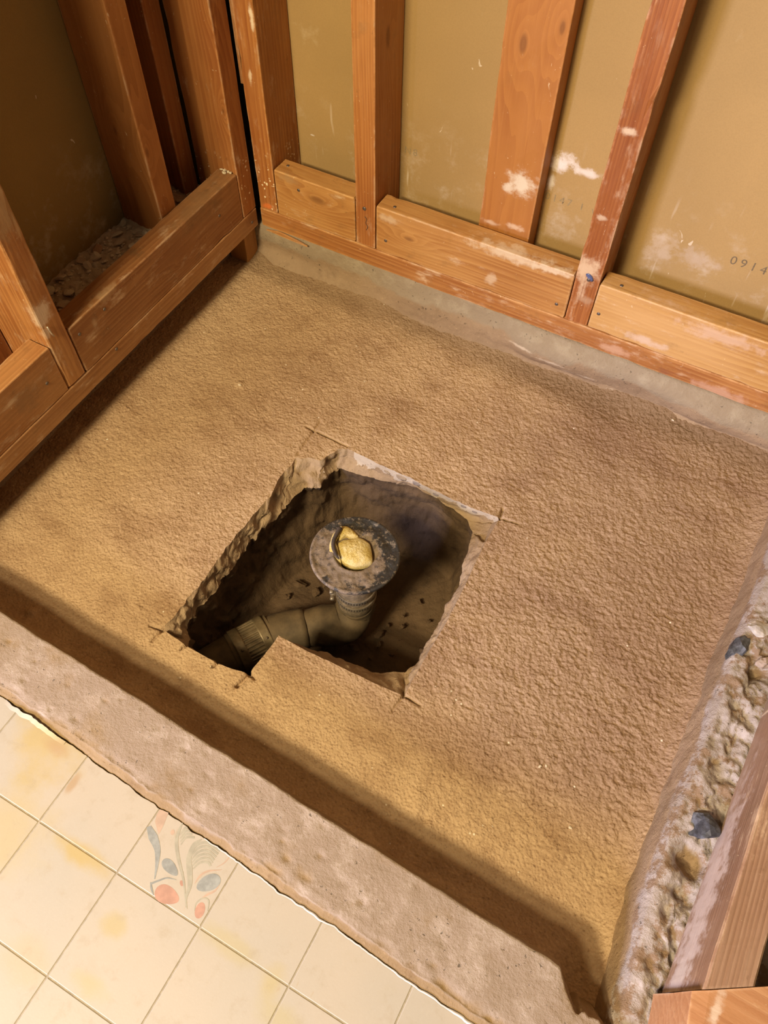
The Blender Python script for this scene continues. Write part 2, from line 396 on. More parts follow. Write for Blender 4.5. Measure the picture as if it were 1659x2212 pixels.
def H(x, y):
    x = np.asarray(x, float); y = np.asarray(y, float)
    z = FZ+.0035*fbm(x*3.2, y*3.2, 0, 2, 3)+.0012*fbm(x*14, y*14, 0, 2, 4)
    rough = .55+.45*np.clip((x-.35)*1.8, 0, 1)*np.clip((y+.80)*9, 0, 1)
    rough *= .45+.55*np.clip((y+.77)*14+2*fbm(x*9, y*9, 0, 2, 2), 0, 1)
    # short trowelled ripples
    rr = fbm(x*215+1.2*fbm(x*30, y*30, 0, 2, 40), y*235+1.2*fbm(x*30, y*30, 3, 2, 41), 0, 2, 6)
    z = z+.0019*rough*rr+.0010*rough*np.abs(fbm(x*75, y*75, 0, 3, 9))+.0013*rough*fbm(x*38, y*38, 0, 2, 13)
    # rise against the walls
    z = z+.020*np.exp(-(np.clip(-y+.004, 0, 9)/.022)**1.5)*(.6+.5*fbm(x*8, 0, 0, 2, 12))
    z = z+.006*np.exp(-(np.clip(x+.015, 0, 9)/.03)**2)
    z = z+.016*np.exp(-(np.clip(redge(y)-x, 0, 9)/.016)**1.6)
    z = z+.012*np.exp(-(np.clip(y-curb_in(x), 0, 9)/.018)**1.6)
    # small lumps
    for (u, v, r, h) in ((905,1722,.009,.003),(898,1752,.011,.003),(925,1785,.006,.003),(915,1768,.007,-.002),(68,1322,.008,.005),(520,832,.006,.004),(1110,752,.014,.004),(1092,738,.01,.003),(300,1315,.006,.002),(345,1600,.006,.002)):
        p = at(u, v, 2, FZ); z = z+h*np.exp(-(((x-p[0])**2+(y-p[1])**2)/(r*r)))
    for a, b, w_, d in GRV:
        ab = b-a; t = np.clip(((x-a[0])*ab[0]+(y-a[1])*ab[1])/(ab@ab), 0, 1)
        dd = np.hypot(x-a[0]-t*ab[0], y-a[1]-t*ab[1])
        z = z-d*np.exp(-(dd/w_)**2)*(1-.5*t)
    return z
def resample(A, n_per=None, step=.002):
    out = []; idx = []
    N = len(A)
    for i in range(N):
        a, b = A[i], A[(i+1) % N]; k = max(2, int(round(np.linalg.norm(b-a)/step)))
        for q in range(k): out.append((i, q/k))
    return out
STN = resample(OUT, step=.0022)
def ev(A, st): return np.array([A[i]*(1-t)+A[(i+1) % len(A)]*t for i, t in st])
raggy = np.array([1 if (i <= 12) else 0 for i, t in STN], float)      # broken, not sawn, stretch of the rim
OUTF = ev(OUT, STN)
nrm_in = ev(INN, STN)-OUTF
OUTF = OUTF + raggy[:, None]*.0022*np.stack([fbm(OUTF[:, 0]*120, OUTF[:, 1]*120, 1, 2, 50), fbm(OUTF[:, 0]*120, OUTF[:, 1]*120, 7, 2, 51)], 1)
OUTF = OUTF + .0006*np.stack([fbm(OUTF[:, 0]*90, OUTF[:, 1]*90, 1, 2, 52), fbm(OUTF[:, 0]*90, OUTF[:, 1]*90, 7, 2, 53)], 1)
INNF = ev(INN, STN)

def inside(px, py, poly):
    r = np.zeros(px.shape, bool); n = len(poly)
    for i in range(n):
        x1, y1 = poly[i]; x2, y2 = poly[(i+1) % n]
        c = ((y1 > py) != (y2 > py)) & (px < (x2-x1)*(py-y1)/(y2-y1+1e-15)+x1)
        r ^= c
    return r
STEP = .0015
gx = np.arange(-.075, 1.040, STEP); gy = np.arange(-.93, .012, STEP)
X, Y = np.meshgrid(gx, gy, indexing='ij')
ins = inside(X, Y, OUTF)
outv = ~ins
nb = np.zeros_like(ins)
for dx in (-1, 0, 1):
    for dy in (-1, 0, 1):
        nb |= np.roll(np.roll(outv, dx, 0), dy, 1)
bd = ins & nb
bi = np.argwhere(bd)
for i, j in bi:                                             # snap the ring of cells to the cut line
    p = np.array([X[i, j], Y[i, j]]); d = ((OUTF-p)**2).sum(1); k = int(d.argmin())
    X[i, j], Y[i, j] = OUTF[k]
Z = H(X, Y)
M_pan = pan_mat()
V = np.stack([X, Y, Z], 2).reshape(-1, 3)
nx, ny = X.shape
keep = np.zeros((nx-1, ny-1), bool)
keep |= outv[:-1, :-1] | outv[1:, :-1] | outv[1:, 1:] | outv[:-1, 1:]
I, J = np.nonzero(keep)
q = np.stack([I*ny+J, (I+1)*ny+J, (I+1)*ny+J+1, I*ny+J+1], 1)
used = np.zeros(len(V), bool); used[q.ravel()] = True
remap = np.cumsum(used)-1
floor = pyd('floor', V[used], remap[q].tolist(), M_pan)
tag(floor, kind='structure')

# sawn and broken rim of the slab round the hole, hanging under the surface
M_rim = concrete_mat('broken_slab_edge', (.32, .22, .12), (.42, .305, .18), (.16, .095, .05), dirt=.5, bumpy=.9)
def rim_strip():
    n = len(STN); rows = 16; P = np.zeros((n, rows, 3))
    z0 = H(OUTF[:, 0], OUTF[:, 1]); n_ = INNF-OUTF
    st = np.array([i+t for i, t in STN])
    saw = ((st >= 13) & (st < 19)).astype(float)                 # clean sawn back face: drops, then breaks inward
    for r in range(rows):
        t = r/(rows-1)
        tt = t*(1-saw)+np.where(t < .6, t*.35, .21+(t-.6)*1.975)*saw
        xy = OUTF+n_*tt[:, None]
        z = z0+(-.112-z0)*t
        k = (0 if r == 0 else min(1, r/4))
        a = .0065*k*(1+.8*raggy)*(1-.7*saw*(t < .6))*np.where(np.linalg.norm(n_, axis=1) < .010, .25, 1)
        z = z-.006*k*raggy*np.abs(fbm(xy[:, 0]*110, xy[:, 1]*110, z*90, 4, 66))
        nx_ = fbm(xy[:, 0]*55, xy[:, 1]*55, z*55, 4, 60)*a; ny_ = fbm(xy[:, 0]*55, xy[:, 1]*55, z*55, 4, 61)*a; nz_ = fbm(xy[:, 0]*70, xy[:, 1]*70, z*70, 4, 62)*a
        P[:, r, 0] = xy[:, 0]+nx_; P[:, r, 1] = xy[:, 1]+ny_; P[:, r, 2] = z+nz_*.8
    return P
RP = rim_strip()
ST_ = np.array([i+t for i, t in STN])
M_saw = concrete_mat('sawn_concrete', (.46, .38, .28), (.56, .48, .37), (.30, .22, .14), dirt=.45, bumpy=.15)
def part_of_rim(name, sel, m):
    n, rw = RP.shape[:2]; f = [(i*rw+j, ((i+1) % n)*rw+j, ((i+1) % n)*rw+j+1, i*rw+j+1) for i in range(n) for j in range(rw-1) if sel(i, j)]
    us_ = sorted(set(q for a in f for q in a)); mp = {q: k for k, q in enumerate(us_)}
    return pyd(name, RP.reshape(-1, 3)[us_], [tuple(mp[q] for q in a) for a in f], m, floor)
def is_saw(i, j): return 13.2 < ST_[i] < 18.0 and j < 7+int(2.5*math.sin(i*.21)+1.5*math.sin(i*.57))
rim = part_of_rim('broken_rim', lambda i, j: not is_saw(i, j), M_rim)
sw = part_of_rim('sawn_face', is_saw, M_saw); sw['label'] = 'pale saw-cut face with sliced stones on the far side of the hole'
# aggregate showing in the sawn back face
M_agg = plain('aggregate_grey', (.24, .20, .17), .95, var=.2, scale=200, bump=.1)
M_agg2 = plain('aggregate_tan', (.33, .25, .16), .95, var=.2, scale=200, bump=.1)
def y_line(u, v, dz):
    p = at(u, v, 2, FZ); return p
for k, (u, v, r, mm) in enumerate([(903,1043,.0085,M_agg),(868,1030,.0105,M_agg2),(945,1066,.006,M_agg),(1009,1092,.0055,M_agg),(1032,1102,.0052,M_agg),(835,1022,.006,M_agg2),(985,1085,.004,M_agg2)]):
    # stones cut through by the saw: nearly flush with the face
    j = int(((OUTF-np.array(at(u, v-6, 2, FZ)[:2]))**2).sum(1).argmin()); b = RP[j, 3+k % 3]
    o = link('cut_stone', rock(r, .0012, r*.62, 40+k, 2, .3), mm, floor, (b[0], b[1]+.0002, b[2])); o.rotation_euler = (0, .3*(k % 3-1), 0)

# dirt pit under the slab
M_dirt = concrete_mat('shaded_dirt', (.082, .048, .021), (.125, .077, .035), (.042, .024, .010), dirt=.6, bumpy=.9, pits=.4)  # dirt tone lowered to carry the shade down in the pit
def pit():
    n = len(STN); base = RP[:, -1, :].copy(); c = INNF.mean(0); rows = 34; P = np.zeros((n, rows, 3))
    out = base[:, :2]-c; out = out/np.linalg.norm(out, axis=1, keepdims=True)
    for r in range(rows):
        t = r/(rows-1)
        if r == 0: P[:, 0] = base; continue
        bulge = .016*math.sin(min(1, t*2.2)*math.pi/2)-.030*max(0, t-.45)**1.5*2
        a = .017*min(1, r/3)
        xy = base[:, :2]+out*bulge; z = base[:, 2]+(-.275-base[:, 2])*t
        # back and left banks slope in as loose fill
        st = np.array([i+q for i, q in STN]); bank = np.exp(-((st-11)/6.0)**2)
        xy = xy-out*(bank*.045*t**1.3)[:, None]
        w_ = int(3+26*t); kk = np.ones(2*w_+1)/(2*w_+1); k3 = np.stack([np.convolve(np.concatenate([xy[-w_:, q2], xy[:, q2], xy[:w_, q2]]), kk, 'valid') for q2 in (0, 1)], 1)
        xy = xy*(1-min(1, t*3))+k3*min(1, t*3)
        d = fbm(xy[:, 0]*26, xy[:, 1]*26, z*30, 5, 70)*a
        d = d-.007*min(1, r/3)*(1-.5*t)*np.abs(fbm(xy[:, 0]*65, xy[:, 1]*65, z*70, 4, 75)); P[:, r, :2] = xy+out*d[:, None]; P[:, r, 2] = z+.004*fbm(xy[:, 0]*60, xy[:, 1]*60, z*60, 3, 71)*min(1, r/3)
    return P, c
PP, pc = pit()
PR = PP[:, -1, :]
pitmesh_rows = []
n = len(STN)
for r in range(1, 26):
    t = r/25.0; w_ = 4+int(60*min(1, t*2)); kk = np.ones(2*w_+1)/(2*w_+1)
    SR = np.stack([np.convolve(np.concatenate([PR[-w_:, q2], PR[:, q2], PR[:w_, q2]]), kk, 'valid') for q2 in range(3)], 1)
    xy = SR[:, :2]*(1-t)+pc*t
    z = SR[:, 2]*(1-t)+(-.268)*t+.009*fbm(xy[:, 0]*16, xy[:, 1]*16, 0, 4, 73)*min(1, r/3)+.0025*np.abs(fbm(xy[:, 0]*90, xy[:, 1]*90, 0, 3, 74))
    pitmesh_rows.append(np.concatenate([xy, z[:, None]], 1))
PA = np.concatenate([PP, np.stack(pitmesh_rows, 1)], 1)
pitob = grid_mesh('dirt_pit', PA, M_dirt, None, wrap=True)
tag(pitob, 'brown dirt pit dug out beneath the square hole in the concrete', 'dirt', kind='stuff')
M_clod = M_dirt
for k, (u, v, s) in enumerate([(766,1400,.0095),(820,1368,.009),(818,1392,.006),(835,1350,.005),(868,1352,.006),(680,1278,.010),(645,1262,.011),(620,1290,.008),(530,1285,.008),(512,1300,.007),(870,1330,.005),(800,1420,.007),(845,1412,.006),(700,1262,.006),(905,1300,.007),(925,1342,.005)]):
    p = at(u, v, 2, -.262); o = link('dirt_clod', rock(s, s*.75, s*.5, 90+k, 2, .7, 5), M_clod, None, (p[0], p[1], -.264+s*.1)); o.rotation_euler = (0, 0, k*1.1)
    tag(o, 'small brown clod of dirt lying on the bottom of the pit', 'clod', 'dirt clods on the pit bottom')

# ------------------------------------------------------------------ slab faces round the pan
M_back = concrete_mat('slab_face', (.27, .185, .105), (.34, .24, .14), (.17, .11, .06), grey_top=(-.034,), dirt=.4, bumpy=.8, crust=[(tuple(at(u_, v_, 1, -.018)), .012, (3.2, 1, .35)) for u_, v_ in ((1125,752), (1190,783), (1255,818), (1320,852))])
def sweep(prof, us, fn, seed, amp, mat, name, flip=False, sub=5, parent=None, lab=None, cat=None, kind=None):
    pr = []
    for a, b in zip(prof[:-1], prof[1:]):
        L = math.dist(a[:2], b[:2]); k = max(1, int(L/.003))
        for q in range(k): pr.append(tuple(a[i]+(b[i]-a[i])*q/k for i in range(3)))
    pr.append(prof[-1]); pr = np.array(pr); P = np.zeros((len(us), len(pr), 3))
    for i, u in enumerate(us): P[i] = fn(u, pr)
    x, y, z = P[..., 0], P[..., 1], P[..., 2]; A = amp*pr[:, 2][None, :]
    d = np.stack([fbm(x*38, y*38, z*38, 4, seed+k) for k in range(3)], 2)
    P = P+d*A[..., None]
    o = grid_mesh(name, P, mat, parent, flip=flip)
    if lab: tag(o, lab, cat)
    if kind: tag(o, kind=kind)
    return o
us = np.arange(-.14, 1.32, .0035)
def fback(u, pr):
    led = np.clip((u-.45)/.12, 0, 1)*(1-.25*np.clip((u-.9)/.1, 0, 1))
    y = pr[:, 0].copy(); z = pr[:, 1].copy()
    k = np.exp(-((z+.030)/.022)**2)*(z < .0005)
    y = y-k*led*(.017+.004*math.sin(u*23))
    z = z-.012*led*np.exp(-((z+.045)/.02)**2)
    y = y+.006*math.sin(u*9+1)*np.exp(-((z+.05)/.02)**2)
    return np.stack([np.full(len(y), u), y, z], 1)
sweep([(-.020, -.085, 1.2), (-.010, -.070, 1.2), (-.004, -.055, 1.0), (.0, -.03, .6), (.004, -.003, .35), (.012, -.0008, 0), (.10, -.0008, 0)], us, fback, 200, .0035, M_back, 'trim_1', kind='structure', flip=True)
M_left = concrete_mat('slab_left', (.24, .17, .10), (.32, .23, .14), (.13, .09, .05), dirt=.5)
sweep([(-.050, -.085, 1), (-.060, -.06, 1), (-.064, -.002, .3), (-.068, -.0008, 0), (-.15, -.0008, 0)], np.arange(-1.7, .1, .008), lambda u, pr: np.stack([pr[:, 0], np.full(len(pr), u), pr[:, 1]], 1), 210, .004, M_left, 'trim_2', kind='structure')

# curb: low concrete strip between the pan and the vinyl
M_curb = concrete_mat('curb_concrete', (.25, .165, .075), (.31, .215, .11), (.17, .10, .045), dirt=.5, bumpy=.45, pits=.35, grey_top=(.0038,), greys=((.32, .245, .175), (.455, .375, .30)), zamp=.012, zw=.002)
def curb_out(x): return -.9075-.043*np.asarray(x, float)-.0018*fbm(np.asarray(x)*26, 0, 0, 4, 21)-.001*fbm(np.asarray(x)*130, 0, 0, 2, 22)
def fcurb(u, pr):
    yi, yo = float(curb_in(u)), float(curb_out(u)); t = pr[:, 0]
    broken = float(np.clip((u-.952)/.012, 0, 1))
    y = np.where(t <= 1, yi+(yo-yi)*t, yo-(t-1)); z = pr[:, 1].copy()
    y = y+broken*.02*np.clip(-z/.08, 0, 1)*(t <= .001)
    chip = .0035*np.clip(fbm(u*22, 0, 0, 3, 23), 0, 1)
    z = z-np.exp(-((t-.95)/.06)**2)*chip*(t < 1.0)
    return np.stack([np.full(len(y), u), y, z], 1)
def curb_profile():
    p = [(0, -.10+.092*q/8, .35) for q in range(9)]
    p += [(.006, -.006, .5), (.022, .0005, .5), (.055, .0040, .5)]
    p += [(.03+.84*q/26, .0055, .36) for q in range(1, 27)]
    p += [(.90, .0055, .6), (.94, .005, .9), (.97, .0045, .9), (.985, .0045, .9), (1.0, .0040, .9), (1.001, .0022, .8), (1.004, .0012, .4), (1.008, -.0008, .3), (1.0095, -.004, .3), (1.013, -.008, .2)]
    return p
def curb():
    pr = np.array(curb_profile()); us = np.arange(.0006, 1.035, .0025); P = np.stack([fcurb(u, pr) for u in us])
    x, y, z = P[..., 0], P[..., 1], P[..., 2]; A = .0028*pr[:, 2][None, :]*(1+2.0*np.clip((x-.94)/.03, 0, 1))
    P = P+np.stack([fbm(x*60, y*60, z*60, 4, 220+k) for k in range(3)], 2)*A[..., None]
    # shallow pits in the top
    rs = np.random.RandomState(5)
    for _ in range(60):
        cx, cy, r = rs.uniform(.1, 1.0), rs.uniform(0, 1), rs.uniform(.0015, .004)
        yy = curb_in(cx)*(1-cy)+curb_out(cx)*cy
        P[..., 2] -= rs.uniform(.0008, .0022)*np.exp(-(((x-cx)/1.6)**2+(y-yy)**2)/r**2)
    return grid_mesh('concrete_curb', P, M_curb, None, flip=True)
cb = curb(); tag(cb, 'low tan concrete curb running between the shower pan and the cream vinyl', 'curb')

# right-hand ledge: chipped slab edge with popped-out stones
M_led = concrete_mat('chipped_ledge', (.30, .215, .125), (.38, .27, .16), (.21, .13, .06), dirt=.6, bumpy=1.0, grey_top=(-.020,), greys=((.36, .31, .27), (.52, .47, .44)), streak=1)
DENT = [(1640,1450,.015,.034),(1500,1862,.017,.024),(1468,1850,.012,.012),(1598,1590,.011,.010),(1545,1640,.009,.008),(1440,1965,.012,.010),(1462,2010,.010,.010),(1405,2085,.008,.008),(1585,1520,.009,.008),(1612,1400,.010,.010),(1550,1690,.012,.008),(1535,1725,.008,.006),(1430,2150,.01,.006),(1480,1930,.012,.009),(1620,1490,.010,.010)]
def ledge():
    ys = np.arange(.0, -1.32, -.0025)
    prof = [(-.008, -.10, .4), (-.001, -.06, .4), (.001, -.038, .35), (.003, -.026, .3), (.006, -.014, .25), (.012, -.004, .3), (.024, -.001, 1.0), (.034, -.001, 1.6), (.044, -.002, 1.9), (.054, -.003, 1.8), (.066, -.004, 1.2), (.10, -.004, .6), (.34, -.004, 0)]
    pr = []
    for a, b in zip(prof[:-1], prof[1:]):
        k = max(1, int(min(math.dist(a[:2], b[:2]), .04)/.0024))
        for q in range(k): pr.append(tuple(a[i]+(b[i]-a[i])*q/k for i in range(3)))
    pr.append(prof[-1]); pr = np.array(pr)
    Yg = np.repeat(ys[:, None], len(pr), 1); Xg = redge(Yg)-.006+pr[None, :, 0]*(1+0*Yg)+.002*fbm(Yg*17, 0, 0, 2, 80)
    Zg = np.repeat(pr[None, :, 1], len(ys), 0)
    A = .0075*pr[None, :, 2]
    # where the break reaches the very edge
    br = np.clip(fbm(Yg*9+.4, 0, 0, 2, 81)*2.2, 0, 1)
    A = A*(1+.6*br*(pr[None, :, 0] < .02))
    x, y, z = Xg.copy(), Yg.copy(), Zg.copy()
    Xg = Xg+A*.7*fbm(x*34, y*34, z*34, 4, 82); Zg = Zg+A*(fbm(x*40+y*12, y*30, z*30, 5, 83)-.28)
    Zg = Zg-A*.75*np.abs(fbm(x*95, y*75, z*80, 4, 84))+A*.25*fbm(x*220, y*160, 0, 2, 85)
    for (u, v, r, d) in DENT:
        p = at(u, v, 2, -.004); Zg -= d*(1+.5*fbm(x*60, y*60, 0, 4, 87))*np.exp(-(((x-p[0])/.8)**2+(y-p[1])**2)/(r*r)*1.2)*(pr[None, :, 0] > .01)
    return grid_mesh('trim_3', np.stack([Xg, Yg, Zg], 2), M_led, None)
lg = ledge(); tag(lg, kind='structure')
M_bs = plain('blue_grey_stone', (.075, .08, .092), .6, var=.6, scale=70, bump=.8)
M_ts = plain('tan_stone', (.42, .33, .26), .7, var=.2, scale=80)
def stone(u, v, z, s, rz, m, lab, seed, ry=0.2):
    p = at(u, v, 2, z); o = link('stone', rock(s[0]*1.1, s[1]*1.1, s[2]*1.1, seed, 3, .45, 5), m, None, tuple(p)); o.rotation_euler = (0.1, ry, rz); tag(o, lab, 'stone')
stone(1589, 1400, -.012, (.010, .023, .014), -.22, M_bs, 'upper dark blue-grey stone stuck in the chipped slab edge by the right wall', 3)
stone(1522, 1790, -.006, (.019, .016, .015), .4, M_bs, 'dark blue-grey stone wedged beside the right blocking, nearest the curb', 6)
stone(1650, 1432, -.004, (.012, .008, .008), .4, M_ts, 'pale tan stone above a dark socket in the broken slab at the right edge', 8)
stone(1641, 1358, -.003, (.016, .012, .006), .1, plain('grey_stone', (.5, .46, .42), .7), 'flat pale grey stone topmost in the chipped slab at the right edge', 9)

# ================================================================== VINYL FLOOR (embossed squares)
TS, T0, U0 = .1121, .3744, -1.0162
def ppos(u, v, z=0): return tuple(at(u, v, 2, z))
VSP = [(ppos(175,1845), .030, (1.6, .55, 1), (0.450, 0.346, 0.125), .8), (ppos(100,1600), .05, (1.3, 1.2, 1), (0.462, 0.358, 0.137), .75), (ppos(20,1800), .07, (1, 1, 1), (0.462, 0.381, 0.187), .6),
       (ppos(250,2000), .016, (1.3, 1, 1), (0.450, 0.370, 0.162), .6), (ppos(585,2130), .020, (1, 1.3, 1), (0.450, 0.381, 0.175), .65), (ppos(490,2035), .020, (2.2, .8, 1), (0.438, 0.381, 0.200), .55),
       (ppos(120,1615), .018, (1.5, .8, 1), (0.404, 0.254, 0.137), .5), (ppos(155,1695), .010, (.7, 1.6, 1), (0.390, 0.265, 0.140), .7), (ppos(190,2120), .022, (1.4, .7, 1), (0.438, 0.381, 0.187), .55), (ppos(600,2195), .02, (2, 1, 1), (0.438, 0.381, 0.187), .5),
       (ppos(60,2070), .03, (1.5, 1, 1), (0.462, 0.381, 0.212), .35)]
M_vin = vinyl_mat(VSP)
M_gr = plain('vinyl_groove', (.36, .315, .225), .7, var=.15, scale=150, bump=.1)
x0v, x1v, y0v = .0015, 1.32, -1.75
def rag(x): return curb_out(x)-.0100-.0014*fbm(np.asarray(x)*75, 3, 0, 3, 24)
gv = [(x0v, y0v), (x1v, y0v)]; top = [(x, float(rag(x))-.0008) for x in np.arange(x1v, x0v-.001, -.004)]
gv += top; nb_ = len(gv); vv = [(x, y, -.0007) for x, y in gv]+[(x, y, -.006) for x, y in gv]
ff = [tuple(range(nb_)), tuple(range(nb_, 2*nb_))[::-1]]+[(i, i+nb_, (i+1) % nb_+nb_, (i+1) % nb_) for i in range(nb_)]
vinyl = pyd('vinyl_flooring', vv, ff, M_gr, None, smooth=False)
tag(vinyl, 'cream sheet vinyl flooring with embossed square tiles and a ragged cut edge', 'flooring')
G = .0006
def tile(i, j):
    xa, xb = T0+i*TS+G, T0+(i+1)*TS-G
    yb = U0-(j-1)*TS-G; ya = U0-j*TS+G
    xa = max(xa, x0v+.004); xb = min(xb, x1v-.004)
    if xb-xa < .01: return
    pts = [(xa, ya), (xb, ya)]
    if j == 0:
        xs = np.arange(xb, xa, -.0025)
        yt = rag(xs); 
        if yt.max() < ya+.004: return
        pts += [(float(a), float(b)) for a, b in zip(xs, yt)]+[(xa, float(rag(xa)))]
    else: pts += [(xb, yb), (xa, yb)]
    cx, cy = (xa+xb)/2, (ya+yb)/2; n = len(pts); top = .0
    b = .0009; v = []
    P = np.array(pts); c = P.mean(0); inn = P.copy()
    inn[:, 0] = np.clip(inn[:, 0], xa+b, xb-b); inn[:, 1] = np.maximum(inn[:, 1], ya+b)
    if j: inn[:, 1] = np.minimum(inn[:, 1], yb-b)
    else: inn[2:, 1] -= b*.5
    v = [(x-cx, y-cy, -.0016) for x, y in P]+[(x-cx, y-cy, -.0008) for x, y in P]+[(x-cx, y-cy, 0.0) for x, y in inn]
    f = []
    for k in range(2): f += [(k*n+i_, k*n+(i_+1) % n, (k+1)*n+(i_+1) % n, (k+1)*n+i_) for i_ in range(n)]
    f.append(tuple(range(2*n, 3*n)))
    return pyd('tile', v, f, M_vin, vinyl, smooth=False, loc=(cx, cy, 0))
deco = None
for j in range(0, 6):
    for i in range(-4, 9):
        o = tile(i, j)
        if (i, j) == (1, 0): deco = o
# printed motif of the decorative square (flat print, a hair above the vinyl)
deco['label'] = 'tile printed with red, blue and grey feather and petal shapes'
M_pr = plain('print_rose', (.45, .26, .185), .5, var=.12, scale=60, bump=0); M_pp = plain('print_pink', (.47, .345, .25), .5, var=.1, scale=60, bump=0)
M_pb = plain('print_blue_grey', (.29, .305, .28), .5, var=.2, scale=60, bump=0); M_pg = plain('print_sage', (.37, .35, .265), .5, var=.12, scale=60, bump=0)
def zpx(x, y): return (280+x/5.925, 1700+y/5.925)       # measured on the 280..560 x 1700..2060 close-up
def motif(name, shapes, m, zoff=.00006):
    v, f = [], []
    for si, s in enumerate(shapes):
        b = len(v); w_ = [at(*zpx(*q), 2, 0.0) for q in s]
        v += [(p[0]-deco.location[0], p[1]-deco.location[1], zoff+.000004*si) for p in w_]; n_ = len(s)//2
        if isinstance(s, tuple): f += [(b+q, b+q+1, b+2*n_-2-q, b+2*n_-1-q) for q in range(n_-1)]
        else: f.append(tuple(range(b, b+len(s))))
    return pyd(name, v, f, m, deco, smooth=False)
def blob(cx, cy, a, b, ang, taper=0.0, n=26):
    r = []
    for k in range(n):
        t = 2*math.pi*k/n; x = a*math.cos(t); y = b*math.sin(t)*(1-taper*math.cos(t)); ca, sa = math.cos(ang), math.sin(ang)
        r.append((cx+x*ca-y*sa, cy+x*sa+y*ca))
    return r
def stroke(pts, ws):
    p = smooth_path([(a, b, 0) for a, b in pts], 8); N = len(p); L, R_ = [], []
    for i in range(N):
        d = p[min(i+1, N-1)]-p[max(i-1, 0)]; d = d/np.linalg.norm(d); t = i/(N-1)*(len(ws)-1); k = min(int(t), len(ws)-2); w_ = ws[k]+(ws[k+1]-ws[k])*(t-k)
        nn = np.array((-d[1], d[0], 0)); L.append(tuple((p[i]+nn*w_)[:2])); R_.append(tuple((p[i]-nn*w_)[:2]))
    return tuple(L+R_[::-1])
motif('petal', [blob(480, 1385, 165, 118, .45, .25), blob(665, 1232, 22, 38, -.2), blob(900, 1580, 62, 108, .32)], M_pr)
motif('petal', [[(385,285),(500,330),(470,400),(440,480),(400,560),(372,610),(345,520),(325,440),(345,360)], blob(550, 580, 26, 36, .3), stroke([(830,1240),(900,1140),(1000,1080),(1180,1060)], [3, 14, 14, 3]), stroke([(930,1420),(1000,1375),(1090,1330),(1150,1250)], [6, 16, 12, 3]), stroke([(1110,1030),(1200,980),(1250,930),(1290,875)], [3, 8, 8, 5])], M_pp, .00010)
motif('petal', [blob(520, 1030, 135, 72, .85, .25), blob(1010, 1230, 165, 100, -.45, -.15), stroke([(245,505),(300,640),(355,800),(350,980),(320,1180)], [30, 62, 40, 22, 6]), stroke([(265,1240),(370,1200),(480,1165),(600,1190)], [14, 12, 10, 3]), stroke([(270,1220),(280,1300),(305,1385)], [8, 14, 6])], M_pb, .00016)
cmb = []
for k in range(6):                                     # the comb-like feathers
    t = k/5
    cmb.append(stroke([(800-40*t+10, 1010-60*t*3.2+40), (900-30*t, 900-230*t+70), (1000-10*t, 905-250*t+60), (1035+150*t-30*t, 1015-195*t)], [8, 17, 17, 15]))
for k in range(4):
    t = k/3
    cmb.append(stroke([(655-20*t, 740-120*t), (720-15*t, 650-120*t), (830-90*t, 625-120*t+20)], [6, 15, 15]))
cmb.append(stroke([(735,1560),(720,1430),(770,1250),(765,1050),(760,900),(830,740),(920,670)], [3, 14, 28, 38, 30, 30, 6]))
cmb.append(stroke([(720,1540),(690,1200),(620,900),(600,680),(640,540),(680,460)], [2, 14, 22, 22, 16, 4]))
cmb.append(stroke([(830,1590),(850,1490),(940,1425),(1010,1460),(1000,1590)], [2, 8, 10, 10, 3]))
motif('feather', cmb, M_pg, .00013)
# vinyl edge curl / paper backing
M_pap = plain('white_paper_backing', (.62, .60, .58), .85, var=.08, scale=100)
xs = np.arange(.55, .97, .003)
wd = (.0005+.0034*np.clip(fbm(xs*26, 0, 0, 3, 90)+.25, 0, 1))*np.clip((xs-.55)/.03, 0, 1)
P = np.zeros((len(xs), 5, 3))
for k, t in enumerate((0, .25, .5, .75, 1)):
    P[:, k, 0] = xs; P[:, k, 1] = rag(xs)-.0008+t*(wd+.0009); P[:, k, 2] = .0004+.0016*math.sin(t*math.pi)*(wd/.003)
pb = grid_mesh('paper_backing', P, M_pap, vinyl, flip=True); pb['label'] = 'torn white paper backing lifted along the cut vinyl edge'
xs = np.arange(.24, .34, .002)
P = np.zeros((len(xs), 4, 3))
for k, t in enumerate((0, .33, .66, 1)):
    s_ = np.sin(np.clip((xs-.24)/.1, 0, 1)*math.pi)
    P[:, k, 0] = xs; P[:, k, 1] = rag(xs)-.0045+t*(.0045+.001*s_); P[:, k, 2] = .0006+s_*(.001+.003*t)
grid_mesh('lifted_edge', P, M_vin, vinyl, flip=True)

# ================================================================== WALLS (drywall seen between studs)
DY, DX = .0895, -.1275
def sp(u, v, ax, val, lo): return local(at(u, v, ax, val), lo)
WHITE = (.76, .70, .63)
M_dry = drywall_mat('drywall_back_paper', [(tuple(at(1212,352,1,DY)), .024, (1.2, 1, .8), WHITE, 1), (tuple(at(1262,372,1,DY)), .017, (2.0, 1, .5), WHITE, .85), (tuple(at(1190,392,1,DY)), .012, (.7, 1, 1.6), WHITE, .9),
                                         (tuple(at(675,292,1,DY)), .004, (1.6, 1, .6), WHITE, .8), (tuple(at(1430,540,1,DY)), .03, (1, 1, 1.2), (.62, .52, .42), .4), (tuple(at(1500,560,1,DY)), .03, (1.4, 1, .7), (.60, .52, .45), .35)])
def slab(name, lo, hi, m, kind='structure', parent=None):
    V, f = rect_board(lo, hi, 2, seg=4, wob=0); o = pyd(name, V, f, m, parent, False)
    for q in o.data.vertices: q.co = q.co+Vector(lo)
    if parent is None: tag(o, kind=kind)
    return o
wb = slab('wall_back', (-.14, DY, -.0), (1.30, DY+.013, 1.9), M_dry)
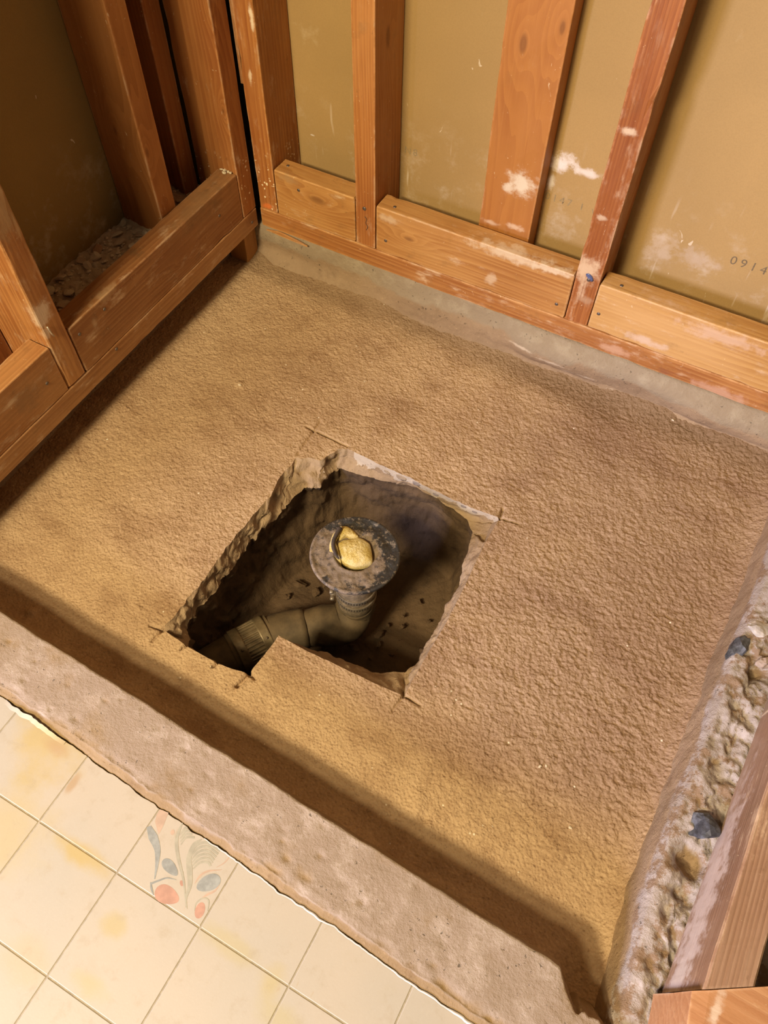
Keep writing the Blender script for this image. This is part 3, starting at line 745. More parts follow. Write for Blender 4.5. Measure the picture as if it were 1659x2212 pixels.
wl = slab('wall_left', (DX-.013, -1.60, 0), (DX, DY+.013, 1.9), drywall_mat('drywall_left_shaded', tint=(.28, .185, .055)))  # darker tint than the back sheet: weak grazing light put into its colour
wr = slab('wall_right', (1.155, -.775, 0), (1.168, DY-.001, .45), drywall_mat('drywall_right_paper', tint=(.30, .24, .15)))
# stamped ink on the paper
M_ink = plain('stamp_ink', (.17, .125, .07), .9, var=.2, scale=300, bump=0)
M_ink2 = plain('faded_stamp_ink', (.30, .23, .12), .9, var=.2, scale=300, bump=0)
def stamp(txt, u, v, size, m, space=1.25):
    cu = bpy.data.curves.new('t', 'FONT'); cu.body = txt; cu.size = size; cu.space_character = space; cu.align_x = 'LEFT'
    cu.resolution_u = 3; cu.offset = -.0001
    t = bpy.data.objects.new('t', cu); C.objects.link(t); bpy.context.view_layer.update()
    me = bpy.data.meshes.new_from_object(t.evaluated_get(bpy.context.evaluated_depsgraph_get())); bpy.data.objects.remove(t)
    o = link('stamped_number', me, m, wb); p = at(u, v, 1, DY)
    o.location = (p[0], DY-.0004, p[2]); o.rotation_euler = (math.pi/2, 0, 0); return o
stamp('0914', 1574, 568, .0205, M_ink, 1.45)
stamp('0147 1 v', 1176, 428, .0175, M_ink2, 1.4)
stamp('N8', 873, 329, .0175, M_ink2, 1.3)

# ================================================================== FRAMING
M_nail = plain('nail_head', (.20, .17, .15), .45, .7, .3, 300)
def nail(parent, p, nrm, r=.0029):
    """round nail head on a face of `parent`, p in world space"""
    P = lathe([(.0001, .0009), (r*.6, .0009), (r, .0004), (r*1.02, -.0006), (r*.3, -.0012)], 14)
    o = grid_mesh('nail', P, M_nail, parent, wrap=True)
    o.location = local(p, parent.location)
    o.rotation_euler = Vector(nrm).to_track_quat('Z', 'Y').to_euler()
    return o
K = dict(group=None)
OR = (.45, .185, .05); ORd = (.27, .085, .022); ORl = (.57, .28, .085)
YE = (.51, .275, .098); YEd = (.34, .145, .042); YEl = (.64, .40, .17)
BR = (.36, .17, .065); BRd = (.2, .08, .026); BRl = (.47, .27, .13)
ST_TOP = 1.9
# --- back wall plates
lo = (.006, .0, .0); m = wood('sill_back_wood', 0, (.47, .225, .075), (.28, .10, .03), YEl, 110, dust=.55, seed=1.3, dirt=.3,
     spots=[(sp(1330,755,1,0,lo), .022, (1.6, 1, .6), (.66, .46, .36), .6), (sp(1560,850,1,0,lo), .03, (2.2, 1, .5), (.62, .42, .34), .6), (sp(1440,805,1,0,lo), .012, (1.2, 1, .8), (.25, .10, .06), .6)])
board('bottom_plate', lo, (1.28, .089, .038), 0, m, 'long orange wooden bottom plate along the back wall on the grey slab', 'plate', seed=1, seg=90, chew=.003)
# splinter lifted off under the plate near the corner
sv = stroke([(0, 0), (.03, .0015), (.065, -.001), (.09, -.0035)], [.0005, .004, .003, .0005])
sv = list(sv); a = [(x, -.001, y) for x, y in sv]+[(x, -.0035, y) for x, y in sv]; n = len(sv)
spl = pyd('wood_splinter', a, [tuple(range(n)), tuple(range(n, 2*n))[::-1]]+[(i, (i+1) % n, (i+1) % n+n, i+n) for i in range(n)], m, bpy.data.objects['bottom_plate'], False); spl.location = (.012, -.001, -.004); spl['label'] = 'thin curved splinter peeling off the plate near the corner'
def blk(x0, x1, label, seed, kn, spots, nails, base=YE, dark=YEd, light=YEl, z1=.127):
    lo = (x0, 0.0006, .0385)
    m = wood('blocking_wood_%d' % seed, 0, base, dark, light, 95, dust=.45, seed=seed*2.3, dirt=.25, knots=[(sp(u, v, 1, 0, lo), r) for u, v, r in kn], spots=[(sp(u, v, 1, 0, lo), r, s, c, a_) for u, v, r, s, c, a_ in spots])
    o = board('wood_blocking', lo, (x1, .0386, z1), 0, m, label, 'blocking', seed=seed, chew=.003)
    for ax, u, v in nails:
        if ax == 1: nail(o, at(u, v, 1, .0006), (0, -1, 0))
        else: nail(o, at(u, v, 2, z1), (0, 0, 1))
    return o
W2 = (.74, .64, .52)
blk(.0475, .2100, 'short wooden blocking with a big round knot in the back wall next to the corner', 2, [(685,433,.017)], [(622,385,.012, (2, 1, 1), (.45, .33, .2), .5)], [(1,645,411),(2,622,358)])
blk(.2515, .6055, 'long wooden blocking streaked with white dust between two back-wall studs', 3, [(883,517,.009)], [(1110,555,.030, (3.4, 1, .45), W2, .8), (1190,583,.018, (2.6, 1, .5), W2, .8), (840,475,.016, (1.6, 1, .6), W2, .5), (1060,605,.016, (.8, 1, 1.2), W2, .55)], [(1,833,520),(1,1202,657),(2,853,447)])
blk(.6470, 1.150, 'pale yellow wooden blocking with pinkish dust right of the last back-wall stud', 4, [], [(1420,640,.04, (3.2, 1, .5), (.68, .52, .42), .55), (1390,735,.02, (2.5, 1, .5), (.72, .60, .54), .7), (1560,730,.03, (2.5, 1, .6), (.70, .54, .46), .6)], [(1,1293,678),(2,1343,617)], base=(.57, .345, .125), dark=(.42, .22, .07), light=(.68, .46, .23))
# --- back wall studs
lo = (.0075, .0006, .0385); m = wood('stud_corner_back_wood', 2, (.46, .21, .068), ORd, ORl, 105, dust=.55, dustz=(.0, .5), seed=5.1, specks=1, spots=[(sp(580,447,1,0,lo), .012, (1.6, 1, .7), (.75, .22, .06), .8), (sp(543,45,1,0,lo), .012, (.35, 1, 2.2), (.84, .76, .64), .9), (sp(540,165,1,0,lo), .008, (.5, 1, 2), (.84, .76, .64), .7)])
board('wall_stud', lo, (.0455, .0888, ST_TOP), 2, m, 'back-wall stud at the corner, speckled white with an orange mark at its foot', 'stud', seed=6, seg=70, chew=.004)
lo = (.2115, .0003, .0385); m = wood('stud_second_wood', 2, (.47, .21, .065), ORd, (.60, .32, .13), 125, dust=.5, dustz=(0, .16), seed=7.7, knots=[(sp(838,80,0,.2495,lo), .016)])
s1 = board('wall_stud', lo, (.2497, .0888, ST_TOP), 2, m, 'narrow orange back-wall stud between the short and the long blocking', 'stud', seed=7, seg=70)
nail(s1, at(787,451,1,0), (0, -1, 0), .0035)
pm = [at(u, v, 1, -.0003) for u, v in [(788,468),(792,474),(790,482),(794,490),(791,497),(794,492)]]
pmk = tube('pencil_mark', [local(q, s1.location) for q in smooth_path(pm, 4)], [.0005]*21, plain('pencil', (.10, .06, .04), .9), s1, n=6)
pmk['label'] = 'small wavy dark pencil mark'
lo = (.418, .0512, .002); m = wood('flat_stud_wood', 2, (.43, .185, .05), (.31, .11, .03), (.50, .24, .075), 40, dust=.25, dustz=(0, .2), seed=9.2, dirt=.12,
     knots=[(sp(1130,95,1,.051,lo), .014), (sp(1215,60,1,.051,lo), .010)],
     spots=[(sp(1128,398,1,.051,lo), .024, (1.2, 1, 1.0), WHITE, 1), (sp(1098,408,1,.051,lo), .013, (1.2, 1, .9), WHITE, .9), (sp(1110,490,1,.051,lo), .012, (1.6, 1, .6), (.8, .66, .55), .7), (sp(1060,480,1,.051,lo), .008, (2, 1, .6), (.8, .66, .55), .6)])
board('wall_stud', lo, (.507, .0888, ST_TOP), 2, m, 'wide flat stud set back against the drywall behind the long blocking', 'stud', seed=8, seg=70, wob=.0008, chew=.003)
lo = (.6075, .0003, .0385); m = wood('stud_right_wood', 2, (.40, .155, .045), (.22, .065, .018), (.54, .27, .11), 150, dust=.7, dustz=(0, .55), seed=12.4, dirt=.2,
     spots=[(sp(1268,585,1,0,lo), .026, (1, 1, 1.1), (.70, .56, .42), .85), (sp(1355,283,1,0,lo), .014, (1.3, 1, .5), W2, .75), (sp(1300,470,1,0,lo), .010, (1.2, 1, .6), W2, .6), (sp(1262,650,1,0,lo), .016, (1.3, 1, .7), (.48, .34, .24), .6)])
s3 = board('wall_stud', lo, (.6460, .0888, ST_TOP), 2, m, 'reddish worn back-wall stud at the right with a blue chip at its foot', 'stud', seed=9, seg=80, chew=.007, wob=.0009)
nail(s3, at(1272,604,1,0)+np.array((0, -.001, 0)), (0, -1, 0), .003)
bc = rock(.0085, .0016, .0042, 33, 2, .3); o = link('blue_chip', bc, plain('blue_plastic', (.09, .11, .22), .35, var=.3), s3, local(at(1274,599,1,0), lo)); o.rotation_euler = (0, .75, 0); o['label'] = 'blue plastic scrap pinned under a nail'
# --- left wall
def lw_blk(lo, hi, label, seed, spots, nails, base, dark, light, kn=()):
    m = wood('left_block_wood_%d' % seed, 1, base, dark, light, 120, dust=.5, seed=seed*1.9, dirt=.6, knots=[(sp(u, v, 0, 0, lo), r) for u, v, r in kn], spots=[(sp(u, v, 0, 0, lo), r, s, c, a_) for u, v, r, s, c, a_ in spots])
    o = board('wood_blocking', lo, hi, 1, m, label, 'blocking', seed=seed, chew=.004)
    for u, v in nails: nail(o, at(u, v, 0, hi[0]), (1, 0, 0))
    return o
lo = (-.089, -1.60, .0); m = wood('sill_left_wood', 1, (.44, .24, .105), (.27, .12, .045), (.56, .35, .18), 70, dust=.5, seed=3.4, dirt=.35, spots=[(sp(545,470,0,0,lo), .02, (1, 1.2, 1), (.22, .10, .045), .6)])
pl = board('bottom_plate', lo, (.0, -.002, .038), 1, m, 'dusty brown wooden bottom plate of the left wall, bridging over the pan', 'plate', seed=11, seg=110, chew=.004, bev=.002)
nail(pl, at(252,754,0,0), (1, 0, 0), .003); nail(pl, at(545,480,0,0), (1, 0, 0), .003)
o = lw_blk((-.0386, -.4740, .0385), (-.0006, -.0425, .127), 'long dirty brown blocking in the left wall beside the corner', 12, [(470,395,.016, (1, 2, 1), (.20, .16, .11), .6), (230,640,.018, (1, 1.8, .8), (.55, .42, .28), .5), (205,700,.010, (1, .8, 1.6), (.60, .48, .34), .5), (430,440,.05, (1, 2, 1), (.24, .15, .08), .5)], [(474,466),(226,668),(172,722)], (.37, .19, .08), (.24, .10, .038), (.50, .30, .15), kn=[(400,560,.006)])
o = lw_blk((-.0386, -1.05, .0385), (-.0006, -.5150, .127), 'dirty blocking at the left photo edge, nearer than the left-wall stud', 13, [(60,860,.03, (1, 1.5, 1), (.26, .16, .085), .5)], [(102,828)], (.43, .21, .085), (.26, .11, .04), (.55, .33, .15))
lo = (-.1265, -.5140, .0385); m = wood('stud_left_wood', 2, (.44, .205, .075), (.25, .09, .028), (.58, .33, .14), 115, dust=.6, dustz=(0, .45), seed=14.2, spots=[(sp(90,680,0,0,lo), .022, (1, 1, 1.3), (.74, .64, .56), .8), (sp(100,720,0,0,lo), .012, (1, 1, 1), (.70, .58, .5), .6), (sp(15,440,0,0,lo), .05, (1, 1, 1.3), (.42, .32, .2), .6)])
sl = board('wall_stud', lo, (.0, -.4760, ST_TOP), 2, m, 'leftmost stud in the left wall, white-smeared near its foot with a bent nail', 'stud', seed=14, seg=70, chew=.005, bev=.003)
bn = [at(u, v, 0, .002) for u, v in [(102,706),(106,713),(111,720),(117,726)]]
tube('nail', [local(q, sl.location) for q in bn], [.0012, .0012, .0012, .0012], plain('bright_nail', (.7, .62, .5), .35, .6), sl, n=8)
# deeper studs
lo = (-.1265, -.2010, .0006); m = wood('stud_deep_wood', 2, (.42, .19, .065), (.30, .12, .035), (.50, .25, .09), 35, dust=.15, seed=16.1, dirt=.15, knots=[(local(at(250,282,1,-.2), lo), .008), (local(at(318,330,0,-.04), lo), .008)])
board('wall_stud', lo, (-.0400, -.1620, ST_TOP), 2, m, 'smooth brown stud set deep in the left wall with rubble at its foot', 'stud', seed=16, seg=50)
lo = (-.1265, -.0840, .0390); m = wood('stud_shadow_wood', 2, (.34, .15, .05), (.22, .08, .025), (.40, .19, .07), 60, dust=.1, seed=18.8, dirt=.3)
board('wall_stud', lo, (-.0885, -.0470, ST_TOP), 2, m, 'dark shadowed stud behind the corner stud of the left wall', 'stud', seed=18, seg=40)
lo = (-.0885, -.0415, .0385); m = wood('stud_corner_left_wood', 2, (.42, .18, .058), (.28, .095, .028), (.52, .26, .09), 75, dust=.35, dustz=(0, .6), seed=21.5, specks=1, knots=[(local(at(453,10,1,-.0415), lo), .009), (local(at(482,240,1,-.0415), lo), .005)])
board('wall_stud', lo, (.0, -.0025, ST_TOP), 2, m, 'left-wall corner stud rubbed with white scratches beside the black gap', 'stud', seed=21, seg=60, chew=.004)
lo = (.0008, .003, .262); m = wood('gap_strip_wood', 2, (.32, .15, .06), (.2, .08, .03), (.42, .22, .09), 80, dust=.1, seed=23.0)
board('wood_strip', lo, (.0068, .014, ST_TOP), 2, m, 'thin brown wooden strip hanging in the dark gap between the corner studs', 'strip', seed=23, seg=10)
lo = (-.052, -.036, -.105); m = wood('stake_wood', 2, (.40, .19, .06), (.22, .08, .025), (.52, .28, .09), 190, dust=.05, seed=25.0, dirt=.2)
board('wood_stake', lo, (-.012, .0, -.0008), 2, m, 'small orange wooden stake under the bottom plate in the pan corner', 'stake', seed=25, seg=12)
M_dim = plain('gap_shade', (.06, .045, .03), .9)  # near-black sheet stands in for the shade inside the corner gap
slab('wall_gap_shade', (-.1265, .0355, 0), (-.005, .0885, 1.9), M_dim)

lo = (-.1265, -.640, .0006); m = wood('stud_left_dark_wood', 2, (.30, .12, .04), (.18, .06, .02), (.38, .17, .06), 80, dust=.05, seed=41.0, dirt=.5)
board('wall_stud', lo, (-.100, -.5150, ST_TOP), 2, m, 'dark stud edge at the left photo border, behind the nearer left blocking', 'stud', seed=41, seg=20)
# --- right wall
def skew_board(name, bot, top, z0, z1, axis, mat, label, cat, seed):
    """board between two horizontal outlines: bot / top are 4 (x,y) corners each"""
    o_ = (*bot[0], z0); nseg = 40; V = []; f = []
    B = np.array(bot); T = np.array(top)
    # corners: 0 near-left, 1 far-left, 2 far-right, 3 near-right
    for k in range(nseg+1):
        t = k/nseg; bl = B[0]*(1-t)+B[1]*t; br = B[3]*(1-t)+B[2]*t; tl = T[0]*(1-t)+T[1]*t; tr = T[3]*(1-t)+T[2]*t
        e = .002; zz = [z0, z1]
        ring = [(*bl, z0), (*(bl*.5+tl*.5), (z0+z1)/2), (*tl, z1-e), (*(tl+(tr-tl)*.05), z1), (*(tl*.5+tr*.5), z1), (*(tl+(tr-tl)*.95), z1), (*tr, z1-e), (*br, z0)]
        R_ = np.array(ring); R_ += .0007*np.stack([fbm(R_[:, 0]*50, R_[:, 1]*40, R_[:, 2]*50, 3, seed+q) for q in range(3)], 1)
        V.append(R_-np.array(o_))
    n = 8; V = np.concatenate(V)
    for k in range(nseg):
        for i in range(n): f.append((k*n+i, (k+1)*n+i, (k+1)*n+(i+1) % n, k*n+(i+1) % n))
    f.append(tuple(range(n))); f.append(tuple(range(nseg*n, (nseg+1)*n))[::-1])
    o = pyd(name, V, f, mat, None, False, o_); tag(o, label, cat); return o
ZT = .118
TL0 = at(1545,2142,2,ZT)[:2]; 
m = wood('right_block_wood', 1, (.37, .235, .165), (.20, .115, .075), (.50, .37, .29), 170, dust=.5, seed=31.0, dirt=.3,
         spots=[(local(at(1500,2000,0,1.053), (1.0517, -.838, .0)), .045, (1, 3.4, 1.0), (.72, .66, .68), .9), (local(at(1545,1850,0,1.057), (1.0517, -.838, .0)), .045, (1, 3.0, 1.0), (.66, .58, .58), .8), (local(at(1470,2110,0,1.053), (1.0517, -.838, .0)), .02, (1, 1.2, 1.6), (.70, .66, .66), .7)])
a0 = at(1497,2141,2,ZT)[:2]; a1 = at(1659,2131,2,ZT)[:2]; dr = (a1-a0)/np.linalg.norm(a1-a0)
def cut(x): return float(a0[1]+dr[1]/dr[0]*(x-a0[0])+.001)
skew_board('wood_blocking', [(1.0517, cut(1.0517)), (1.070, -.497), (1.112, -.497), (1.0945, cut(1.0945))], [(1.0520, cut(1.052)), (1.0640, -.509), (1.103, -.509), (1.0935, cut(1.0935))], .0, ZT, 1, m, 'pinkish white-dusted blocking on the chipped slab along the right wall', 'blocking', 31)
m = wood('weathered_wood', 1, (.30, .23, .17), (.16, .11, .075), (.44, .36, .29), 130, dust=.3, seed=33.0, dirt=.7)
skew_board('wood_block', [(1.070, -.494), (1.079, -.36), (1.120, -.36), (1.112, -.494)], [(1.068, -.494), (1.077, -.36), (1.118, -.36), (1.110, -.494)], .0, .05, 1, m, 'dark weathered block at the right edge behind the pinkish blocking', 'block', 33)
a0 = at(1497,2141,2,ZT)[:2]; a1 = at(1659,2131,2,ZT)[:2]; dr = (a1-a0)/np.linalg.norm(a1-a0); b1 = a0+dr*.30
yn = at(1478,2260,2,ZT)[:2]
m = wood('right_near_wood', 0, (.54, .30, .16), (.40, .19, .09), (.64, .42, .27), 70, dust=.3, seed=35.0, dirt=.12, spots=[(local(at(1545,2190,2,ZT), (float(yn[0]), float(yn[1]), 0)), .010, (.6, 2.2, 1), (.76, .66, .6), .8)])
skew_board('wood_blocking', [tuple(yn), (a0[0]-.001, a0[1]), tuple(b1), (b1[0], yn[1])], [tuple(yn), tuple(a0), tuple(b1), (b1[0], yn[1])], 0, ZT, 0, m, 'orange cross board in the bottom right photo corner, nearest the camera', 'blocking', 35)

# ================================================================== RUBBLE in the left wall cavity
M_rub = concrete_mat('rubble_dust', (.46, .36, .24), (.58, .46, .32), (.2, .13, .075), dirt=.35, bumpy=1.0)
def heap():
    xs = np.arange(-.127, -.0385, .0022); ys = np.arange(-.50, -.046, .0022); Xh, Yh = np.meshgrid(xs, ys, indexing='ij')
    t = (Xh+.127)/.088
    Zh = .100-.012*t+.010*fbm(Xh*22, Yh*14, 0, 3, 100)-.012*np.clip((-Yh-.38)/.12, 0, 1)
    Zh = Zh-.012*np.clip((Yh+.15)/.08, 0, 1)
    Zh = Zh+.006*np.abs(fbm(Xh*70, Yh*70, 0, 3, 101))+.0025*fbm(Xh*200, Yh*200, 0, 2, 102)
    return Xh, Yh, Zh
Xh, Yh, Zh = heap()
hp = grid_mesh('rubble_heap', np.stack([Xh, Yh, Zh], 2), M_rub, None)
tag(hp, 'heap of grey-tan concrete dust and grit filling the left wall cavity', 'rubble', kind='stuff')
M_chip = [plain('chip_%d' % k, c, .9, var=.25, scale=70, bump=.5) for k, c in enumerate([(.62, .52, .38), (.72, .63, .47), (.46, .35, .24), (.50, .31, .18)])]
chips = [rock(1, .8, .34, 300+k, 2, .3, 6) for k in range(8)]
rs = random.Random(4)
cmesh = {}
CL = ['large pale tan', 'cream-white', 'dark brown', 'orange-brown']
gv_, gf_ = [], []
for k in range(520):
    big_ = k < 52
    i = rs.randrange(2, Xh.shape[0]-4); j = rs.randrange(4, Xh.shape[1]-4)
    x, y, z = float(Xh[i, j]), float(Yh[i, j]), float(Zh[i, j])
    if -.208 < y < -.155: continue
    s = rs.uniform(.006, .013) if big_ else rs.uniform(.0018, .0048)
    mi = rs.choices(range(4), [4, 3, 2, 1])[0]; ci = k % 8
    pos = (min(max(x, -.127+s), -.043-s), y, z+s*.15); eu = (rs.uniform(-.5, .5), rs.uniform(-.5, .5), rs.uniform(0, 6.3))
    if not big_:                                     # grit too small to pick apart
        mt = Matrix.LocRotScale(Vector(pos), Matrix.Rotation(eu[2], 3, 'Z').to_quaternion(), Vector((s, s, s)))
        b = len(gv_); gv_ += [tuple(mt @ q_.co) for q_ in chips[ci].vertices]; gf_ += [tuple(b+w2 for w2 in pq.vertices) for pq in chips[ci].polygons]
        continue
    if (ci, mi) not in cmesh:
        me = chips[ci].copy(); me.materials.clear(); me.materials.append(M_chip[mi]); cmesh[(ci, mi)] = me
    o = bpy.data.objects.new('concrete_chip', cmesh[(ci, mi)]); C.objects.link(o); o.location = pos; o.scale = (s, s, s); o.rotation_euler = eu
    wh = 'in the rubble nearest the leftmost stud' if y < -.36 else ('in the middle of the left cavity rubble' if y < -.208 else 'in the rubble between deep and corner studs')
    tag(o, '%s chip %s ' % (CL[mi], wh), 'chip', '%s chips %s' % (CL[mi], wh))
gr = pyd('grit', gv_, gf_, M_chip[0], None, False); tag(gr, 'fine pale grit scattered over the rubble heap in the left wall cavity', 'grit', kind='stuff')
for k, (u, v) in enumerate([(478,366),(486,367),(493,371),(484,373),(498,374)]):
    p = at(u, v, 2, .128); s = .0035+.001*(k % 2); me = chips[k].copy(); me.materials.clear(); me.materials.append(plain('cream_crumb', (.80, .70, .48), .9))
    o = link('plaster_crumb', me, None, None, (p[0], p[1], .1285)); o.scale = (s, s, s*1.4); o.rotation_euler = (0, 0, k)
    tag(o, 'cream plaster crumb on the corner end of the left blocking', 'crumb', 'plaster crumbs on the blocking')
# loose crumbs on the pan
M_cr = plain('pale_crumb', (.72, .63, .46), .85)
cr = rock(1, .8, .6, 400, 1, .4, 3); cr.materials.append(M_cr)
for k, (u, v, s) in enumerate([(518,831,.0035),(803,622,.003),(641,572,.0025),(790,610,.0018),(1166,1656,.0028),(1180,1655,.0024),(1232,1788,.003),(1120,1884,.0015),(885,672,.0018),(865,670,.0015),(830,653,.0015),(455,1440,.0015),(1455,905,.003),(1462,892,.002),(1590,1318,.0016),(700,1020,.0015)]):
    p = at(u, v, 2, FZ); p = at(u, v, 2, float(H(p[0], p[1])))
    o = bpy.data.objects.new('crumb', cr); C.objects.link(o); o.location = (p[0], p[1], float(H(p[0], p[1]))+s*.3); o.scale = (s, s, s); o.rotation_euler = (0, 0, k)
    tag(o, 'tiny pale crumb lying loose on the trowelled shower pan', 'crumb', 'pale crumbs on the pan')

# ================================================================== DRAIN ASSEMBLY
def gunk_flange():
    t = NT('flange_grime'); n1 = t.noise(38, 8, rough=.72); n2 = t.noise(130, 5, rough=.7)
    f = t.vmath('MULTIPLY', t.co, (1, 1, 0)); r = t.vmath('LENGTH', f)
    sp_ = t.n('ShaderNodeSeparateXYZ'); t.put(sp_.inputs[0], t.co)
    k = t.math('ADD', n1, t.math('MULTIPLY', t.math('SUBTRACT', r, .044), -6.0)); k = t.math('ADD', k, t.math('MULTIPLY', sp_.outputs[0], -1.2)); k = t.math('ADD', k, t.math('MULTIPLY', sp_.outputs[1], -2.2))
    col = t.mix(t.rng(k, .42, .50), (.028, .028, .026), (.20, .15, .10)); col = t.mix(t.rng(n2, .52, .66, 0, .6), col, (.34, .27, .185)); col = t.mix(t.rng(n2, .47, .36, 0, .7), col, (.05, .042, .034))
    nb = t.bump(n1, .8, .003); nb = t.bump(n2, .6, .0015, nb)
    return t.out(col, t.rng(k, .42, .5, .4, .9), nb, spec=.45)
def gunk(name, a, b, c, rough=.6, metal=0.0, sc=26):
    t = NT(name); n1 = t.noise(sc, 8, rough=.72); n2 = t.noise(110, 5, rough=.7)
    col = t.mix(t.rng(n1, .46, .53), a, b); col = t.mix(t.rng(n2, .52, .64, 0, .75), col, c); col = t.mix(t.rng(n2, .47, .38, 0, .8), col, a)
    nb = t.bump(n1, .8, .003); nb = t.bump(n2, .6, .0015, nb)
    return t.out(col, rough, nb, metal, spec=.5)
M_fl = gunk_flange()
M_nk = gunk('grey_rubber', (.16, .125, .08), (.23, .175, .11), (.31, .25, .17), .6)
M_st = plain('clamp_steel', (.40, .34, .25), .42, .65, .3, 90)
M_cl = plain('pipe_clay', (.105, .073, .035), .8, 0, .3, 30, .6)
fc = at(767, 1197, 2, -.038)
drain = empty('shower_drain', (float(fc[0]), float(fc[1]), -.225)); DL = np.array(drain.location)
tag(drain, 'round grimy drain flange on a clamped pipe standing in the hole', 'drain')
tilt = Matrix.Rotation(-.06, 4, 'X') @ Matrix.Rotation(.02, 4, 'Y')
R0 = .0655
prof = [(.0235, -.022), (.0245, -.010), (.027, -.004), (.031, -.0008), (.036, .0012), (.042, .0018), (.052, .0012), (.060, .0014), (.0635, .0022), (R0, .0012), (R0+.0004, -.002), (R0-.001, -.006), (.058, -.009), (.040, -.014), (.032, -.022), (.031, -.032)]
pp = []
for a, b in zip(prof[:-1], prof[1:]):
    k = max(1, int(math.dist(a, b)/.0016))
    for q_ in range(k): pp.append((a[0]+(b[0]-a[0])*q_/k, a[1]+(b[1]-a[1])*q_/k))
pp.append(prof[-1])
P = lathe(pp, 128)
x, y, z = P[..., 0], P[..., 1], P[..., 2]; r_ = np.hypot(x, y)
k = np.clip((R0-.004-r_)/.004, 0, 1)*(z > -.006)
P[..., 2] += k*(.0028*fbm(x*75, y*75, 0, 5, 110)+.0022*np.clip(fbm(x*28, y*28, 2, 3, 111), -.2, 1))
# raised drip ring of mortar round the mouth, fuller toward the near side
P[..., 2] += k*.0035*np.exp(-((r_-.031)/.004)**2)*np.clip(.5-y/.04, 0, 1.4)
for q_ in range(3):
    a = math.radians(62+q_*120+20); hx, hy = .051*math.cos(a), .051*math.sin(a); d2 = (x-hx)**2+(y-hy)**2
    P[..., 2] += k*(.0022*np.exp(-d2/.0045**2)-.002*np.exp(-d2/.002**2))
fl = grid_mesh('flange', P, M_fl, drain, wrap=True); fl['label'] = 'round black flange crusted with tan mortar'
fl.matrix_local = Matrix.Translation(Vector((0, 0, -.038+.225))) @ tilt
# neck below
nz = [-.062, -.075, -.082, -.088, -.120, -.150, -.165, -.190]; nr = [.031, .030, .0285, .0300, .0305, .0300, .0300, .029]
tube('pipe_neck', [(0.0+.002*i/7, -.001*i, zz+.225) for i, zz in enumerate(nz)], nr, M_nk, drain, n=40, disp=.0008)
def band(zc, r, name='hose_clamp'):
    P = lathe([(r-.001, -.005), (r+.0010, -.0062), (r+.0016, -.005), (r+.0016, .005), (r+.0010, .0062), (r-.001, .005)], 56)
    o = grid_mesh(name, P, M_st, drain, wrap=True, smooth=False); o.location = (.0015, -.004, zc+.225); o.rotation_euler = (.05, .04, 0)
    # slots
    v, f = [], []
    for k_ in range(13):
        a = math.radians(-118+k_*7.5)
        for (da, dz) in ((-.018, -.0040), (.018, -.0030), (.018, .0040), (-.018, .0030)):
            v.append(((r+.0019)*math.cos(a+da), (r+.0019)*math.sin(a+da), dz))
        f.append((4*k_, 4*k_+1, 4*k_+2, 4*k_+3))
    pyd('slots', v, f, plain('slot_dark', (.05, .04, .03), .8), o, False)
    a = math.radians(-158); c_, s_ = math.cos(a), math.sin(a); t_ = np.array((-s_, c_, 0)); b_ = np.array((c_*(r+.005), s_*(r+.005), 0))
    tube('screw_housing', [b_-t_*.011, b_-t_*.009, b_+t_*.009, b_+t_*.011], [.0034, .0046, .0046, .0034], M_st, o, n=16)
    tube('screw', [b_+t_*.011, b_+t_*.012, b_+t_*.017, b_+t_*.018], [.002, .0036, .0036, .003], M_st, o, n=6)
    return o
band(-.128, .0306); band(-.150, .0306)
# elbow and buried waste pipe
def PZ(u, v, z): return np.array(at(u, v, 2, z))-DL
zc = -.213
c0 = np.array((.002, -.007, -.175+.225))
ctrl = [c0, c0+np.array((0, -.001, -.022)), PZ(742, 1346, -.214), PZ(700, 1352, zc), PZ(655, 1356, zc)]
pth = smooth_path(ctrl, 9)
N = len(pth); rad = [.030+.0045*math.sin(min(1, max(0, (i/N-.25)/.75))*math.pi) for i in range(N)]
tube('elbow', pth, rad, M_cl, drain, n=40, disp=.0028, seed=5)
pa, pb_ = PZ(661, 1355, zc), PZ(575, 1376, zc)
tube('waste_pipe', smooth_path([pa, pa*.6+pb_*.4, pb_, PZ(500, 1413, zc), PZ(430, 1452, zc), PZ(380, 1485, zc)], 6), [.0355, .036, .0355]+[.0300]*40, M_cl, drain, n=36, disp=.0015, seed=9) if False else None
tube('waste_pipe', smooth_path([pa, pb_, PZ(500, 1413, zc), PZ(440, 1447, zc), PZ(330, 1508, zc)], 8), list(np.linspace(.0335, .0290, 33)), M_cl, drain, n=36, disp=.0012, seed=9)
# ribbed coupling
q0, q1 = PZ(580, 1371, zc), PZ(509, 1408, zc); ax_ = (q1-q0); Lc = np.linalg.norm(ax_)
def cpl(t): return q0+ax_*t
def ribbed(name, t0, t1, r, rib, m, parent, nrib=0, n=96):
    ts = np.linspace(t0, t1, 8); P = tube_path([cpl(t) for t in ts], [r]*8, n)
    if nrib:
        a = np.arange(n)/n*2*math.pi; k_ = rib*np.sign(np.sin(a*nrib))*.5+rib*.5*np.sin(a*nrib)
        cc = np.array([cpl(t) for t in ts]); P = cc[:, None, :]+(P-cc[:, None, :])*(1+k_/r)[None, :, None]
    V = P.reshape(-1, 3); f = []
    for i in range(7):
        for j in range(n): f.append((i*n+j, i*n+(j+1) % n, (i+1)*n+(j+1) % n, (i+1)*n+j))
    f.append(tuple(range(n))[::-1]); f.append(tuple(range(7*n, 8*n)))
    return pyd(name, V, f, m, parent, False)
M_sh = plain('coupling_shield', (.21, .16, .085), .45, .35, .25, 60, .3)
cp = ribbed('coupling', -.10, 1.10, .0325, 0, M_cl, drain, 0)
